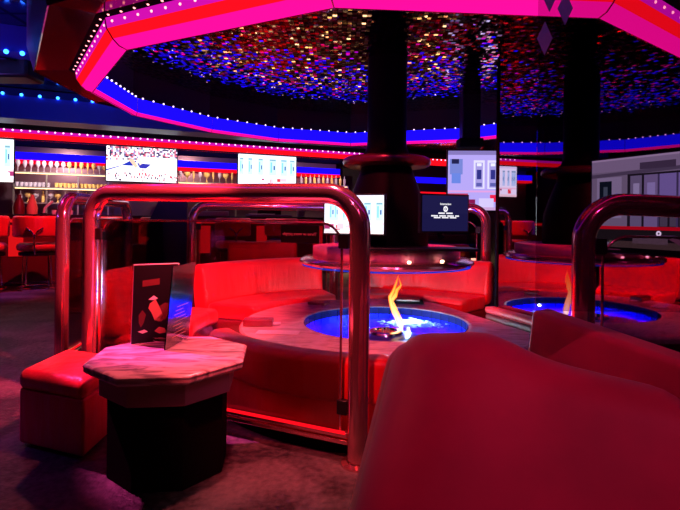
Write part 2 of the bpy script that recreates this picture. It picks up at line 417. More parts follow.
# ---------- fire pit ----------
TZ = .46
pit = thing('fire_pit_table', 'round marble fire pit table with glowing blue water basin', 'fire pit', (CX, CY, 0))
def pp(mb, name, mat, **k): return local(mb, pit).build(name, mat, pit, **k)
N = 96; CUT = .935
def ring_r(a, R):
    # outline is a circle cut straight on the side next to the mirror
    d = Vector((math.cos(a), math.sin(a))); q = d.dot(MN)
    return min(R, CUT/q) if q > .2 else R
vs = []; fs = []
for i in range(N):
    a = 2*PI*i/N; R = ring_r(a, 1.23); c, s_ = math.cos(a), math.sin(a)
    for r, z in ((.70, TZ), (.715, TZ+.006), (.735, TZ+.006), (.745, TZ), (R-.015, TZ), (R, TZ-.015), (R, TZ-.05), (R-.03, TZ-.06), (.70, TZ-.06)):
        vs.append((CX+r*c, CY+r*s_, z))
for i in range(N):
    j = (i+1) % N
    for q in range(9): fs.append((i*9+q, j*9+q, j*9+(q+1)%9, i*9+(q+1)%9))
b = MB(); b.add(vs, fs); pp(b, 'marble_top', MARBLE2, smooth=True)
b = MB().lathe([(.702,.40),(.702,.10),(0.001,.10)], 64, (CX,CY,0)); pp(b, 'basin', POOLT, smooth=True)
b = MB()
for i in range(40):
    a = 2*PI*i/40; b.tube([(CX+.696*math.cos(a), CY+.696*math.sin(a), z) for z in (.36,.455)], .0035, 4)
pp(b, 'tile_joints', MATTE)
b = MB()
for i in range(40):
    a0, a1 = 2*PI*i/40, 2*PI*(i+1)/40
    b.add([(CX+.697*math.cos(a), CY+.697*math.sin(a), z) for z in (.395,.462) for a in (a0,a1)], [(0,1,3,2)])
pp(b, 'rim_tiles', pbr('rim_tile', (.001,.001,.02), .6, spec=.08))
b = MB().lathe([(.70,.40),(0.0005,.40)], 64, (CX,CY,0)); pp(b, 'water', WATER, smooth=True)
b = MB().lathe([(1.02,.40),(1.02,0)], 64, (CX,CY,0))
b.v = [(v[0]-(max(0,(Vector((v[0],v[1]))-Vector((CX,CY))).dot(MN)-CUT+.04))*MN.x, v[1]-(max(0,(Vector((v[0],v[1]))-Vector((CX,CY))).dot(MN)-CUT+.04))*MN.y, v[2]) for v in b.v]
pp(b, 'pedestal', OLIVE, smooth=True)
# burner island: low stone lobe with a dish
bx, by = G(388, 331, .41).xy
b = MB().lathe([(0.001,.36),(.13,.36),(.15,.395),(.14,.415),(.10,.418),(.09,.408),(0.001,.405)], 40, (bx-.02,by,0)); pp(b, 'burner_dish', CHROME2, smooth=True)
b = MB().lathe([(0.001,.10),(.30,.10),(.30,.385),(.28,.392),(0.001,.392)], 48, (bx+.02, by-.16,0)); pp(b, 'stone_ledge', pbr('ledge_stone', (.2,.2,.55), .35), smooth=True)
b = MB()
for k in range(5):
    a = k*1.26; b.tube([(bx-.02+.03*math.cos(a), by+.03*math.sin(a), .405), (bx-.02+.03*math.cos(a), by+.03*math.sin(a), .43)], .008, 8)
pp(b, 'gas_nozzles', GOLDG)
# foam
fx, fy = G(407, 322, .41).xy
bm = bmesh.new(); rnd = random.Random(3)
for k in range(300):
    q = rnd.gauss(0, 1); x = fx+q*.12+.03; y = fy+rnd.gauss(0, 1)*.075
    r = rnd.uniform(.005, .017)*(1.3 if abs(q) < 1 else .8)
    bmesh.ops.create_icosphere(bm, subdivisions=1, radius=r, matrix=Matrix.Translation((x-CX, y-CY, .402)) @ Matrix.Diagonal((2.0, 1, .3, 1)))
me = bpy.data.meshes.new('bubbling_foam'); bm.to_mesh(me); bm.free(); me.materials.append(foam_mat())
for p in me.polygons: p.use_smooth = True
ob = bpy.data.objects.new('bubbling_foam', me); C.objects.link(ob); ob.parent = pit; ob['kind'] = 'stuff'
# flame
fbase = G(399, 326, .41)
def fp(px, py): p = W(px, py, fbase.y); return p-fbase
flame = MB()
flame.tube([fp(402,331), fp(400,322), fp(395,312), fp(391,304), fp(390,297), fp(394,291), fp(396,283), fp(398,275)], .02, 10,
           rr=[.010,.030,.026,.022,.017,.014,.010,.001])
flame.tube([fp(391,303), fp(395,296), fp(397,290), fp(401,285), fp(399,278)], .01, 8, rr=[.008,.016,.017,.009,.001])
flame.tube([fp(396,310), fp(392,300), fp(396,293), fp(400,287), fp(402,291)], .01, 8, rr=[.012,.012,.008,.007,.001])
# ripple it so that it licks
vv = []
for v in flame.v:
    w = .006*math.sin(v[2]*60+v[0]*30)*min(1, max(0,v[2])*6); vv.append((v[0]+w, v[1]+.5*w, v[2]))
flame.v = vv
fo = flame.build('flame', FIRE, None, smooth=True); fo.location = fbase; tag(fo, 'tall orange and yellow flame rising from the blue water', 'flame')

# things on the marble
def flatbox(name, label, cat, px, py, w, d, h, mat, rz=0, z=TZ+.003, group=None, bev=.004):
    p = G(px, py, z); ob = MB().box((-w/2,-d/2,0),(w/2,d/2,h)).build(name, mat, None, bevel=bev); ob.location = (p.x, p.y, z); ob.rotation_euler.z = rz
    return tag(ob, label, cat, group)
nd = thing('napkin_dispenser', 'dark red napkin box with white napkin sticking out on marble rim', 'napkin holder', G(261, 325, TZ+.003), .05)
MB().box((-.14,-.06,0),(.10,.06,.055)).build('box', DARKRED, nd, bevel=.006)
MB().box((.101,-.03,.01),(.16,.035,.018)).build('napkin', PAPER, nd)
flatbox('ash_tray', 'flat dark square ashtray on marble in front of left curved sofa', 'ashtray', 319, 304, .19, .15, .025, DARKRED, -.35)
at = thing('tray', 'stacked dark square trays on marble behind the flame', 'tray', G(407, 302, TZ+.003), -.1)
MB().box((-.17,-.11,0),(.17,.11,.015)).build('lower_tray', MATTE, at, bevel=.003)
MB().box((-.12,-.08,.016),(.13,.09,.04)).build('upper_tray', DARKRED, at, bevel=.004)
flatbox('paper_sheet', 'pale paper menu sheet lying on near edge of marble', 'menu', 278, 332.5, .33, .13, .003, PAPER, -.05, bev=0)

# ---------- curved sofas ----------
def sweep(prof, a0, a1, n, c, er=.05, lean=0):
    """closed profile [(r,z)] swept round centre c, ends rounded"""
    cr = sum(p[0] for p in prof)/len(prof); cz = sum(p[1] for p in prof)/len(prof)
    rm = cr; ea = er/rm; st = []
    for k in range(5): t_ = k/4*PI/2; st.append((a0+ea*(1-math.sin(t_)), .0, t_))
    A = []
    ends = [(.0,.72),(.12,.85),(.35,.95),(.65,.99),(1,1)]
    for q, sc in ends: A.append((a0+math.copysign(ea,a1-a0)*q, sc))
    for k in range(1, n): A.append((a0+(a1-a0)*(ea/abs(a1-a0)+(1-2*ea/abs(a1-a0))*k/n), 1))
    for q, sc in reversed(ends): A.append((a1-math.copysign(ea,a1-a0)*q, sc))
    vs = []; m = len(prof)
    for a, sc in A:
        # shrink uniformly at ends by an absolute amount
        for r, z in prof:
            rr_ = cr+(r-cr)*sc; zz = cz+(z-cz)*sc
            vs.append((c[0]+rr_*math.cos(a), c[1]+rr_*math.sin(a), zz))
    fs = [(i*m+k, i*m+(k+1)%m, (i+1)*m+(k+1)%m, (i+1)*m+k) for i in range(len(A)-1) for k in range(m)]
    fs.append(tuple(range(m-1,-1,-1))); fs.append(tuple((len(A)-1)*m+k for k in range(m)))
    b = MB(); b.add(vs, fs); return b
def rrect(x0, z0, x1, z1, r, n=5, skew=0):
    P = []
    for cx_, cz_, s in ((x1-r,z1-r,0),(x0+r,z1-r,1),(x0+r,z0+r,2),(x1-r,z0+r,3)):
        for k in range(n+1):
            a = (s+k/n)*PI/2; P.append((cx_+r*math.cos(a), cz_+r*math.sin(a)))
    return [(x+skew*(z-z0), z) for x, z in P]
def arc_sofa(name, label, c, ri, rs, ro, a0, a1, zs, zb, group='red curved sofas round the fire pit', base_r=None):
    A0, A1 = math.radians(a0), math.radians(a1)
    t = thing(name, label, 'sofa', (c[0], c[1], 0), 0, group)
    local(sweep(rrect(ri, zs-.15, rs+.02, zs, .055), A0, A1, 28, c), t).build('seat_cushion', RED, t, smooth=True, angle=80)
    local(sweep(rrect(rs, zs-.12, ro, zb, .06, skew=.12), A0, A1, 28, c), t).build('backrest', RED, t, smooth=True, angle=80)
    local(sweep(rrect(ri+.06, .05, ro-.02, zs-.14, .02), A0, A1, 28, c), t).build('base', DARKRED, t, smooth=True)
    return t
cc = (CX, CY)
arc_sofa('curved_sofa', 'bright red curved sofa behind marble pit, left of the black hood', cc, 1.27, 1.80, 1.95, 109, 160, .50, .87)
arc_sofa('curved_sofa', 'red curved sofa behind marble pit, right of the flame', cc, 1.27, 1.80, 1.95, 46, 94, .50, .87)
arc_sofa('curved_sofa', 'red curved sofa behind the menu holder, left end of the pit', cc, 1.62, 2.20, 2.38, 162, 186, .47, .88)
# low-backed bench nearest the camera
tb = thing('curved_bench', 'low red curved bench with rolled top seen from behind through the rail glass', 'bench', (CX, CY, 0), 0, 'red curved sofas round the fire pit')
A0, A1 = math.radians(-93.5), math.radians(-150)
local(sweep(rrect(1.36,.28,1.53,.555,.05), A0, A1, 30, cc, .05), tb).build('backrest', RED, tb, smooth=True, angle=80)
local(sweep(rrect(1.37,.06,1.515,.46,.02), A0, A1, 30, cc, .02), tb).build('back_panel', RED, tb, smooth=True, angle=50)
local(sweep(rrect(1.06,.24,1.36,.38,.04), A0, A1, 30, cc, .04), tb).build('seat_cushion', RED, tb, smooth=True, angle=80)
local(sweep(rrect(1.14,.0,1.50,.10,.01), A0, A1, 30, cc, .02), tb).build('plinth', MATTE, tb)

# padded divider along the mirror
dv = thing('padded_divider', 'small dark red padded divider between marble pit and mirror', 'divider', (*mpt(.42,.072), 0), math.atan2(MD.y, MD.x))
MB().box((-.33,-.05,0),(.42,.05,.50)).build('body', DARKRED, dv, bevel=.02)
MB().box((-.34,-.055,.50),(.43,.055,.56)).build('cushion', RED, dv, bevel=.025, seg=4)

# ---------- foreground sofas ----------
def hull(corners8, name, mat, parent, bev=.07, arch=False):
    """eight free corners -> rounded upholstered block"""
    me = bpy.data.meshes.new(name); inv = Matrix.Translation(parent.location).inverted()
    bm = bmesh.new(); V = [bm.verts.new(inv @ Vector(c)) for c in corners8]
    for f in ((0,3,2,1),(4,5,6,7),(0,1,5,4),(1,2,6,5),(2,3,7,6),(3,0,4,7)): bm.faces.new([V[i] for i in f])
    bmesh.ops.recalc_face_normals(bm, faces=bm.faces[:])
    bmesh.ops.bevel(bm, geom=bm.edges[:]+bm.verts[:], offset=bev, segments=5, profile=.5, affect='EDGES', clamp_overlap=True)
    if arch:
        a_ = inv @ Vector(corners8[4]); ax = (inv @ Vector(corners8[5])-a_); Ln = ax.length; ax = ax.normalized()
        for k in range(1, 26):
            bmesh.ops.bisect_plane(bm, geom=bm.verts[:]+bm.edges[:]+bm.faces[:], plane_co=a_+ax*(Ln*k/26), plane_no=ax)
        bmesh.ops.bisect_plane(bm, geom=bm.verts[:]+bm.edges[:]+bm.faces[:], plane_co=(0,0,.45), plane_no=(0,0,1))
        for v in bm.verts:
            u_ = (v.co-a_).dot(ax)/Ln; w_ = max(0, min(1, (v.co.z-.35)/.4))
            v.co.z += w_*(.055*math.exp(-((u_-.33)/.16)**2) - .035*math.exp(-(u_/.06)**2))
    bm.to_mesh(me); bm.free(); me.materials.append(mat)
    for p in me.polygons: p.use_smooth = True
    try: me.set_sharp_from_angle(angle=math.radians(70))
    except Exception: pass
    o = bpy.data.objects.new(name, me); C.objects.link(o); o.parent = parent; return o
def toz(a, b2, z): s = (z-a.z)/(b2.z-a.z); return a.lerp(b2, s)
T1 = W(390, 335, 2.02); T2 = T1.lerp(W(760, 422, 1.44), .90)
L1_ = W(356, 515, 1.60)
fbl = toz(T1, L1_, .06); fbr = T2+(fbl-T1)*.6; fbr.z = .06; fbr.x = T2.x+.10
bk = Vector((.06, .24, 0))
s1 = thing('lounge_sofa', 'large crimson sofa back filling the lower right foreground', 'sofa', (1.1, 1.9, 0))
hull([fbl, fbr, fbr+bk*1.8, fbl+Vector((-.02,.38,0)), T1, T2, T2+bk, T1+bk], 'backrest', REDSMOOTH, s1, .105, arch=True)
sA, sB = fbl+Vector((.06,.40,0)), (fbl+Vector((.06,.40,0))).lerp(fbr+bk*1.9, .7)
hull([sA, sB, sB+Vector((.1,.30,0)), sA+Vector((.1,.25,0))]+[p+Vector((0,0,.30)) for p in (sA, sB, sB+Vector((.1,.30,0)), sA+Vector((.1,.25,0)))], 'seat_cushion', REDSMOOTH, s1, .04)
U1 = W(531, 310, 2.50); U2 = W(760, 389, 1.44)
U2 = W(735, 381, 1.74)
s2 = thing('lounge_sofa', 'crimson sofa back with sharp peaked corner just behind the large foreground sofa', 'sofa', (1.6, 2.2, 0))
nrm = Vector((.12, .10, 0))
hull([U1+Vector((-.10,-.05,-.86+.06)), U2+Vector((.0,.02,-.80)), U2+nrm+Vector((0,.05,-.8)), U1+nrm+Vector((-.02,.05,-.80)), U1, U2, U2+nrm, U1+nrm], 'backrest', REDSMOOTH, s2, .028)

# ---------- ottoman and side table ----------
ot = thing('ottoman', 'red upholstered bench seat beside the marble side table', 'ottoman', (-1.55, 3.25, 0))
q = [G(27,445,0), G(98,464,0)]; q = [Vector((-1.87,2.94,0)), Vector((-1.385,2.75,0)), Vector((-1.385,3.25,0)), Vector((-1.85,3.45,0))]
cen = sum(q, Vector())/4
hull([cen+(p-cen)*.97+Vector((0,0,.02)) for p in q]+[cen+(p-cen)*.97+Vector((0,0,.34)) for p in q], 'base', RED, ot, .02)
hull([cen+(p-cen)*1.02+Vector((0,0,.33)) for p in q]+[cen+(p-cen)*1.0+Vector((0,0,.45)) for p in q], 'seat_cushion', RED, ot, .05)
def octo(R, sx=1, sy=1, rot=PI/8, cut=0): return [Vector((R*sx*math.cos(rot+k*PI/4), R*sy*math.sin(rot+k*PI/4), 0)) for k in range(8)]
st = thing('side_table', 'octagonal marble topped side table with black pedestal, holding the menu stand', 'table', (-.915, 2.755, 0), .12)
b = MB()
def ogee(prof, R):
    P8 = octo(1); vs = []; fs = []
    for r, z in prof: vs += [(p.x*r, p.y*r, z) for p in P8]
    for i in range(len(prof)-1):
        for k in range(8): fs.append((i*8+k, i*8+(k+1)%8, (i+1)*8+(k+1)%8, (i+1)*8+k))
    fs.append(tuple(range(7,-1,-1))); fs.append(tuple((len(prof)-1)*8+k for k in range(8)))
    b = MB(); b.add(vs, fs); return b
ogee([(.395,.548),(.418,.552),(.430,.565),(.427,.580),(.433,.590),(.423,.600),(.41,.603)], 1).build('marble_top', MARBLE, st, bevel=.004)
MB().prism([tuple(p.xy) for p in octo(.355)], .43, .549).build('apron', APRON, st, bevel=.003)
MB().prism([tuple(p.xy) for p in octo(.315)], 0, .431).build('pedestal', MATTE, st, bevel=.003)

# menu stand: black card and purple acrylic sheet in a chrome foot
ms = thing('menu_stand', 'black cocktail menu card and clear purple acrylic sheet standing on marble side table', 'menu', (-1.1, 3.05, .603))
def quad_panel(a, b2, h, th, name, mat, par, tilt=(0,0)):
    a = Vector(a); b2 = Vector(b2); n = (b2-a).normalized(); n = Vector((-n.y, n.x, 0))*th/2
    top = Vector((tilt[0], tilt[1], h)); inv = Matrix.Translation(par.location).inverted()
    vs = [inv @ p for p in (a-n, b2-n, b2+n, a+n, a-n+top, b2-n+top, b2+n+top, a+n+top)]
    m = MB(); m.add(vs, [(0,3,2,1),(4,5,6,7),(0,1,5,4),(1,2,6,5),(2,3,7,6),(3,0,4,7)]); return m.build(name, mat, par)
c0 = G(133, 345, .606); c1 = G(172, 341, .606); c1 = Vector((-.985, 3.05, .606))
c0 = Vector((-1.205, 2.93, .606))
card = quad_panel(c0, c1, .455, .006, 'menu_card', BLACK, ms, (.005, .02))
quad_panel(c0+Vector((-.003,.003,-.002)), c1+Vector((.003,.008,-.002)), .462, .003, 'card_backing', PAPER, ms, (.005,.02))
a0 = Vector((-.965, 2.80, .606)); a1 = Vector((-.925, 3.11, .606))
ac = quad_panel(a0, a1, .46, .006, 'acrylic_sheet', ACRYL, ms, (.025, .05))
ac['label'] = 'purple see-through acrylic sheet'
# picture on the card: cocktail glasses
dx = (c1-c0); ux = dx.normalized(); wn = Vector((ux.y, -ux.x, 0))
def cardpt(u, v): return c0+dx*u+Vector((.005*v, .02*v, .455*v))+wn*.0045-ms.location
SKIN = pbr('print_peach', (.6,.22,.15), .6); PALE = pbr('print_pale', (.95,.85,.85), .6); PRED = pbr('print_red', (.14,.02,.02), .6)
def cpoly(pts, name, mat):
    m = MB(); m.add([cardpt(*p) for p in pts], [tuple(range(len(pts)))]); o = m.build(name, mat, ms); return o
cpoly([(.38,.50),(.50,.55),(.60,.45),(.72,.30),(.66,.26),(.50,.28),(.42,.38),(.35,.44)], 'printed_glass', SKIN)
cpoly([(.50,.28),(.60,.25),(.74,.28),(.84,.38),(.86,.48),(.72,.50),(.60,.46),(.66,.36)], 'printed_bowl', PRED)
cpoly([(.34,.55),(.46,.60),(.56,.56),(.46,.54)], 'printed_petal', PALE)
cpoly([(.14,.36),(.22,.42),(.30,.36),(.26,.26),(.20,.20),(.15,.26)], 'printed_fruit', PRED)
cpoly([(.13,.15),(.28,.17),(.36,.14),(.24,.12)], 'printed_saucer', PALE)
cpoly([(.50,.14),(.60,.19),(.72,.17),(.80,.11),(.62,.10)], 'printed_garnish', SKIN)
cpoly([(.20,.80),(.58,.82),(.58,.74),(.20,.72)], 'printed_heading', PRED)
for k in range(9):
    u0_, u1_ = .22+.05*(k%3), .80-.07*((k*5)%4); zz = .05+.021*k; dA = a1-a0
    pA_ = a0+dA*u0_+Vector((.025,.05,.46))*(zz/.46)-ms.location; pB_ = a0+dA*u1_+Vector((.025,.05,.46))*(zz/.46)-ms.location
    for sx_ in (.0045,):
        m = MB(); m.add([pA_+Vector((sx_,0,0)), pB_+Vector((sx_,0,0)), pB_+Vector((sx_,0,.0035)), pA_+Vector((sx_,0,.0035))], [(0,1,2,3)]); m.build('printed_line', SKIN, ms)
foot = MB(); fc = Vector((.07, -.02, .012))
foot.tube([fc+Vector((.10*math.cos(k*PI/12), .055*math.sin(k*PI/12), 0)) for k in range(25)], .006, 8)
foot.tube([fc+Vector((.10*math.cos(k*PI/12), .055*math.sin(k*PI/12), .016)) for k in range(25)], .004, 8)
foot.build('chrome_foot', CHROME2, ms, smooth=True)

# ---------- chrome rails ----------
def rail(label, p0, p1, ztop0, ztop1, r, cr=.2, glass=None, name='chrome_rail', group='chrome tube rails round the lounge', mat=CHROME, base=True):
    p0 = Vector((p0[0],p0[1],0)); p1 = Vector((p1[0],p1[1],0)); t = thing(name, label, 'railing', p0, 0, group)
    A, B = Vector((0,0,0)), p1-p0
    pts = spread([(A,0), (A+Vector((0,0,ztop0)),cr), (B+Vector((0,0,ztop1)),cr), (B,0)], 10)
    MB().tube(pts, r, 24).build('tube_frame', mat, t, smooth=True, angle=80)
    for q in (A, B):
        MB().lathe([(r+.035,0),(r+.035,.012),(r+.004,.02)], 24, q).build('floor_flange', mat, t, smooth=True)
    if glass:
        z0, z1, gm = glass; d = (B-A).normalized(); n = Vector((-d.y, d.x, 0))*.005
        g0 = A+d*(r+.04); g1 = B-d*(r+.05)
        L = (g1-g0).length; rc = .13
        out = [Vector((0,z0)), Vector((L,z0))]+[Vector((L-rc+rc*math.cos(k*PI/16), z1-rc+rc*math.sin(k*PI/16))) for k in range(9)]+[Vector((rc-rc*math.sin(k*PI/16), z1-rc+rc*math.cos(k*PI/16))) for k in range(9)]
        vs = [g0+d*p.x+Vector((0,0,p.y))+s*n for s in (-1,1) for p in out]; m = len(out)
        mb = MB(); mb.add(vs, [tuple(range(m-1,-1,-1)), tuple(range(m,2*m))]+[(k,(k+1)%m,m+(k+1)%m,m+k) for k in range(m)]); mb.build('glass_pane', gm, t)
        MB().tube([g0+d*p.x+Vector((0,0,p.y)) for p in out[1:]+[out[0]]], .007, 8).build('pane_edging', mat, t, smooth=True)
        for q, s in ((g0, -1), (g1, 1)):
            for zz in (1.22, .3):
                cb = q+d*(s*.015)+Vector((0,0,zz)); mm = Matrix.Translation(cb) @ Matrix.Rotation(math.atan2(d.y,d.x), 4, 'Z')
                MB().box((-.03,-.02,-.04),(.03,.02,.04), mm).build('clamp', BLACK, t, bevel=.004)
        if base:
            mm = Matrix.Rotation(math.atan2(d.y,d.x), 4, 'Z')
            MB().box((r,-.02,z0-.035),((B-A).length-r,.02,z0-.004), mm).build('bottom_channel', mat, t, bevel=.005)
            MB().box((r+.02,-.026,z0-.012),((B-A).length-r-.01,-.021,z0+.006), mm).build('red_edge_light', REDN, t) if name == 'chrome_rail' and glass[2] is GLASS else None  # glowing strip stands in for the red reflection along the channel; no lamp
            MB().box((r,-.012,z0-.075),((B-A).length-r,.012,z0-.05), mm).build('lower_channel', mat, t, bevel=.005)
    return t
ra0 = W(91, 300, 3.62); ra1 = W(358, 430, 2.77)
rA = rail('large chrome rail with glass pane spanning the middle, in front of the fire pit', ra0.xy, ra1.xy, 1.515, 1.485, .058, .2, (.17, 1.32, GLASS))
rb0 = W(62, 300, 4.3); rb1 = W(127, 250, 6.0)
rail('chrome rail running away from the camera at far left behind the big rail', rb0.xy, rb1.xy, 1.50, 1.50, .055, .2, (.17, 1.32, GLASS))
rc0 = W(192, 250, 6.55); rc1 = W(334, 250, 6.9)
rail('chrome rail behind the left curved sofa', rc0.xy, rc1.xy, 1.50, 1.50, .055, .2, (.17, 1.32, GLASST))
rd0 = W(398, 250, 6.6); rd1 = W(486, 230, 6.2)
rail('chrome rail behind the right curved sofa, beside the dark blue monitor', rd0.xy, rd1.xy, 1.49, 1.49, .06, .2, (.17, 1.32, GLASST))
re0 = W(583, 300, 2.58); re1 = Vector((1.93, 2.56))
rail('chrome rail with glass at right, in front of the train television', re0.xy, (re1.x, re1.y), 1.44, 1.42, .056, .2, (.17, 1.27, GLASST))

# sign on the glass of the big rail
d = Vector((ra1.x-ra0.x, ra1.y-ra0.y, 0)).normalized()
sg0 = W(278, 234, 2.93); u = (Vector((sg0.x, sg0.y, 0))-Vector((ra0.x, ra0.y, 0))).dot(d)
sp = Vector((ra0.x, ra0.y, 0))+d*(u+.125)+Vector((-d.y, d.x, 0))*-.012; sp.z = 1.35-.095
sg = thing('glass_sign', 'small black sign with faint mirrored lettering fixed to rail glass', 'sign', sp, math.atan2(d.y, d.x))
MB().box((-.125,-.004,-.052),(.125,.004,.052)).build('plate', BLACK, sg, bevel=.002)
text_mesh('Three or more people', .0245, 'lettering', pbr('faint_letter', (.6,.35,.4), .6), sg, Matrix.Translation((0,-.0048,.0)) @ Matrix.Rotation(PI/2,4,'X') @ Matrix.Diagonal((-1,1,1,1)))

# glass partition with etched diamonds
gp0 = W(537, 150, 2.12)
gp = thing('glass_screen', 'tall clear glass screen with etched purple diamonds behind foreground sofa', 'glass panel', (gp0.x, 2.12, 0))
MB().box((0,-.005,.97),(1.08,.005,2.38)).build('pane', glassmat('partition_glass', (.80,.68,.80), .35), gp)
for px, py in ((545,38),(565.5,8),(550,-5)):
    p = W(px, py, 2.108)-gp.location; w_, h_ = .031, .068
    m = MB(); m.add([(p.x-w_,p.y,p.z),(p.x,p.y,p.z-h_),(p.x+w_,p.y,p.z),(p.x,p.y,p.z+h_)]+[(p.x-w_,p.y+.006,p.z),(p.x,p.y+.006,p.z-h_),(p.x+w_,p.y+.006,p.z),(p.x,p.y+.006,p.z+h_)],
        [(0,1,2,3),(7,6,5,4),(0,4,5,1),(1,5,6,2),(2,6,7,3),(3,7,4,0)]); m.build('etched_diamond', ETCH, gp)
MB().tube([(1.07,0,0),(1.07,0,2.38)], .012, 10).build('support_post', CHROME, gp, smooth=True)

# ---------- the hood ----------
hd = thing('fire_hood', 'black flue and hood hanging over the fire pit with fluted skirt', 'hood', (CX, CY, 1.0))
MB().lathe([(.168,1.955),(.168,1.02),(.172,.96),(.19,.91),(.25,.875)], 48).build('flue', HOODB, hd, smooth=True)
MB().lathe([(.20,.79),(.345,.79),(.37,.805),(.378,.83),(.37,.855),(.345,.87),(.27,.88),(.20,.885)], 56).build('collar_ring', pbr('plum_metal',(.06,.01,.025),.28,.5), hd, smooth=True)
MB().lathe([(.21,.80),(.23,.74),(.29,.58),(.345,.42),(.36,.30),(.36,.04)], 48).build('cone', HOODB, hd, smooth=True)
MB().box((-.30,-.68,.115),(.62,-.40,.135)).build('monitor_shelf', BLACK, hd, bevel=.004)
MB().lathe([(0.001,.115),(.60,.115),(.62,.11),(.62,.025),(.60,.02)], 180, waves=90, amp=.010).build('fluted_skirt', pbr('fluted_plum',(.75,.22,.4),.4), hd, smooth=True, angle=80)
MB().lathe([(.60,.025),(.70,.02),(.735,.0),(.74,-.015),(.73,-.03),(.70,-.035),(.58,-.02),(.57,.0)], 72).build('chrome_rim', CHROME, hd, smooth=True)
MB().lathe([(.715,-.036),(.715,-.048),(.66,-.048)], 72).build('blue_glow_strip', emit('blue_strip',(.02,.06,1),.6), hd, smooth=True)
MB().lathe([(.66,-.03),(.2,.03),(.001,.03)], 48).build('inner_dome', MATTE, hd, smooth=True)
for k, (px, py, d_) in enumerate(((408,219,3.85),(393,234,4.0),(393,243.5,3.7),(335,259,3.6))): 
    p = W(px, py, d_)-hd.location
for px, py in ((393,234),(393,243)):
    p = W(px, py, CY-.312)-hd.location
    MB().lathe([(.006,-.006),(.006,.006),(.001,.008)], 8, p).build('rivet', CHROME2, hd)
for a in (-110, -80, -55):
    A_ = math.radians(a); MB().lathe([(.001,.0),(.014,.0),(.012,.012),(.001,.014)], 12, (.66*math.cos(A_), .66*math.sin(A_), .026)).build('rim_lamp', WARM, hd)

# ---------- screens ----------
def pic(cells): 
    m = MB()
    return m
class Pic:
    """a picture of coloured rectangles, u right 0..1, v up 0..1"""
    def __init__(s, w, h): s.m = MB(); s.w = w; s.h = h; s.k = 0
    def r(s, u0, v0, u1, v1, c):
        s.k += 1; y = -.0002*s.k; g = tuple((x**2.2) for x in c)
        s.m.add([((u-.5)*s.w, y, (v-.5)*s.h) for u, v in ((u0,v0),(u1,v0),(u1,v1),(u0,v1))], [(0,1,2,3)], g)
    def q(s, pts, c):
        s.k += 1; y = -.0002*s.k
        s.m.add([((u-.5)*s.w, y, (v-.5)*s.h) for u, v in pts], [tuple(range(len(pts)))], tuple(x**2.2 for x in c))
SCR = screen_mat('screen_bright', 1.75); SCR2 = screen_mat('screen_soft', 1.15); SCR3 = screen_mat('screen_dim', .8)
def tv(label, loc_, rz, w, h, draw, mat=SCR, name='television', cat='television', th=.05, bez=.02, rx=0, mount=None, group=None, roll=0):
    t = thing(name, label, cat, loc_, rz, group); t.rotation_euler = (rx, roll, rz)
    MB().box((-w/2-bez,-.004,-h/2-bez),(w/2+bez,th,h/2+bez)).build('casing', BLACK, t, bevel=.004)
    P = Pic(w, h); draw(P); o = P.m.build('screen', mat, t); o.location = (0,-.0055,0)
    if mount == 'back': MB().tube([(0,th,0),(0,th+.16,0)], .03, 10).build('wall_mount', BLACK, t)
    if mount == 'up': MB().tube([(0,th+.01,h/2-.1),(0,th+.01,h/2+mup)], .02, 10).build('ceiling_mount', BLACK, t)
    if mount == 'stand': MB().tube([(0,th,-.05),(0,th+.03,-h/2-.02),(0,th+.01,-h/2-.05)], .025, 10).build('stand', BLACK, t)
    return t
WH = (1,1,1)
def subway(P, seedv=1, shift=0, dim=1):
    R = random.Random(seedv); f = lambda c: tuple(x*dim for x in c)
    P.r(0,0,1,1,f((.93,.95,1)))
    P.r(0,.88,1,1,f((.86,.84,.95)))
    for u0, w_ in ((.02,.07),(.16,.08),(.33,.09),(.52,.13),(.72,.12),(.88,.1)):
        u = (u0+shift) % .95
        P.r(u,.34,u+w_,.82,f((.72,.85,.97))); P.r(u+w_*.2,.42,u+w_*.42,.72,f((.45,.72,.88))); P.r(u+w_*.6,.5,u+w_*.8,.62,f((.2,.3,.5)))
        P.r(u+w_*.1,.76,u+w_*.9,.80,f((.45,.6,.66)))
    P.r(0,.24,1,.28,f((.95,.8,.86)))
    for k in range(9): u = R.uniform(0,.9); P.r(u,R.uniform(.08,.2),u+R.uniform(.03,.12),R.uniform(.21,.27),f(R.choice([(.95,.2,.25),(.6,.2,.4),(1,.7,.75),(.9,.9,.95)])))
    P.r(0,.0,1,.07,f((.95,.85,.85)))
def game(P):
    R = random.Random(5); P.r(0,0,1,1,(.98,.97,1))
    for i in range(46):
        for j in range(9):
            u, v = i/46, .60+j/9*.42-(i/46)*.02+max(0,(.45-i/46))*-.1*(j==0)
            if R.random() < .72 and (j > 1 or i < 20): P.r(u,v,u+.022,v+.048,R.choice([(.85,.8,.9),(.3,.25,.4),(.8,.4,.5),(.95,.9,.95),(.5,.5,.7),(.7,.3,.4),(.2,.2,.3)]))
    P.q([(.2,.42),(.33,.56),(.42,.56),(.36,.42)], (.15,.2,.62)); P.q([(.42,.5),(.62,.48),(.55,.36),(.46,.36)], (.2,.2,.6)); P.q([(0,.3),(.2,.42),(.2,.40),(0,.26)], (.3,.3,.65))
    P.q([(.30,.58),(.36,.62),(.43,.42),(.40,.36)], (.9,.7,.6)); P.q([(.42,.62),(.46,.66),(.5,.5),(.46,.44)], (.9,.8,.75))
    for i in range(60): 
        u, v = R.random(), R.uniform(0,.2)*(1 if R.random()<.9 else 1.5); P.r(u,v,u+.018,v+.05,R.choice([(.75,.15,.25),(.3,.2,.3),(.95,.8,.85),(.7,.4,.5)]))
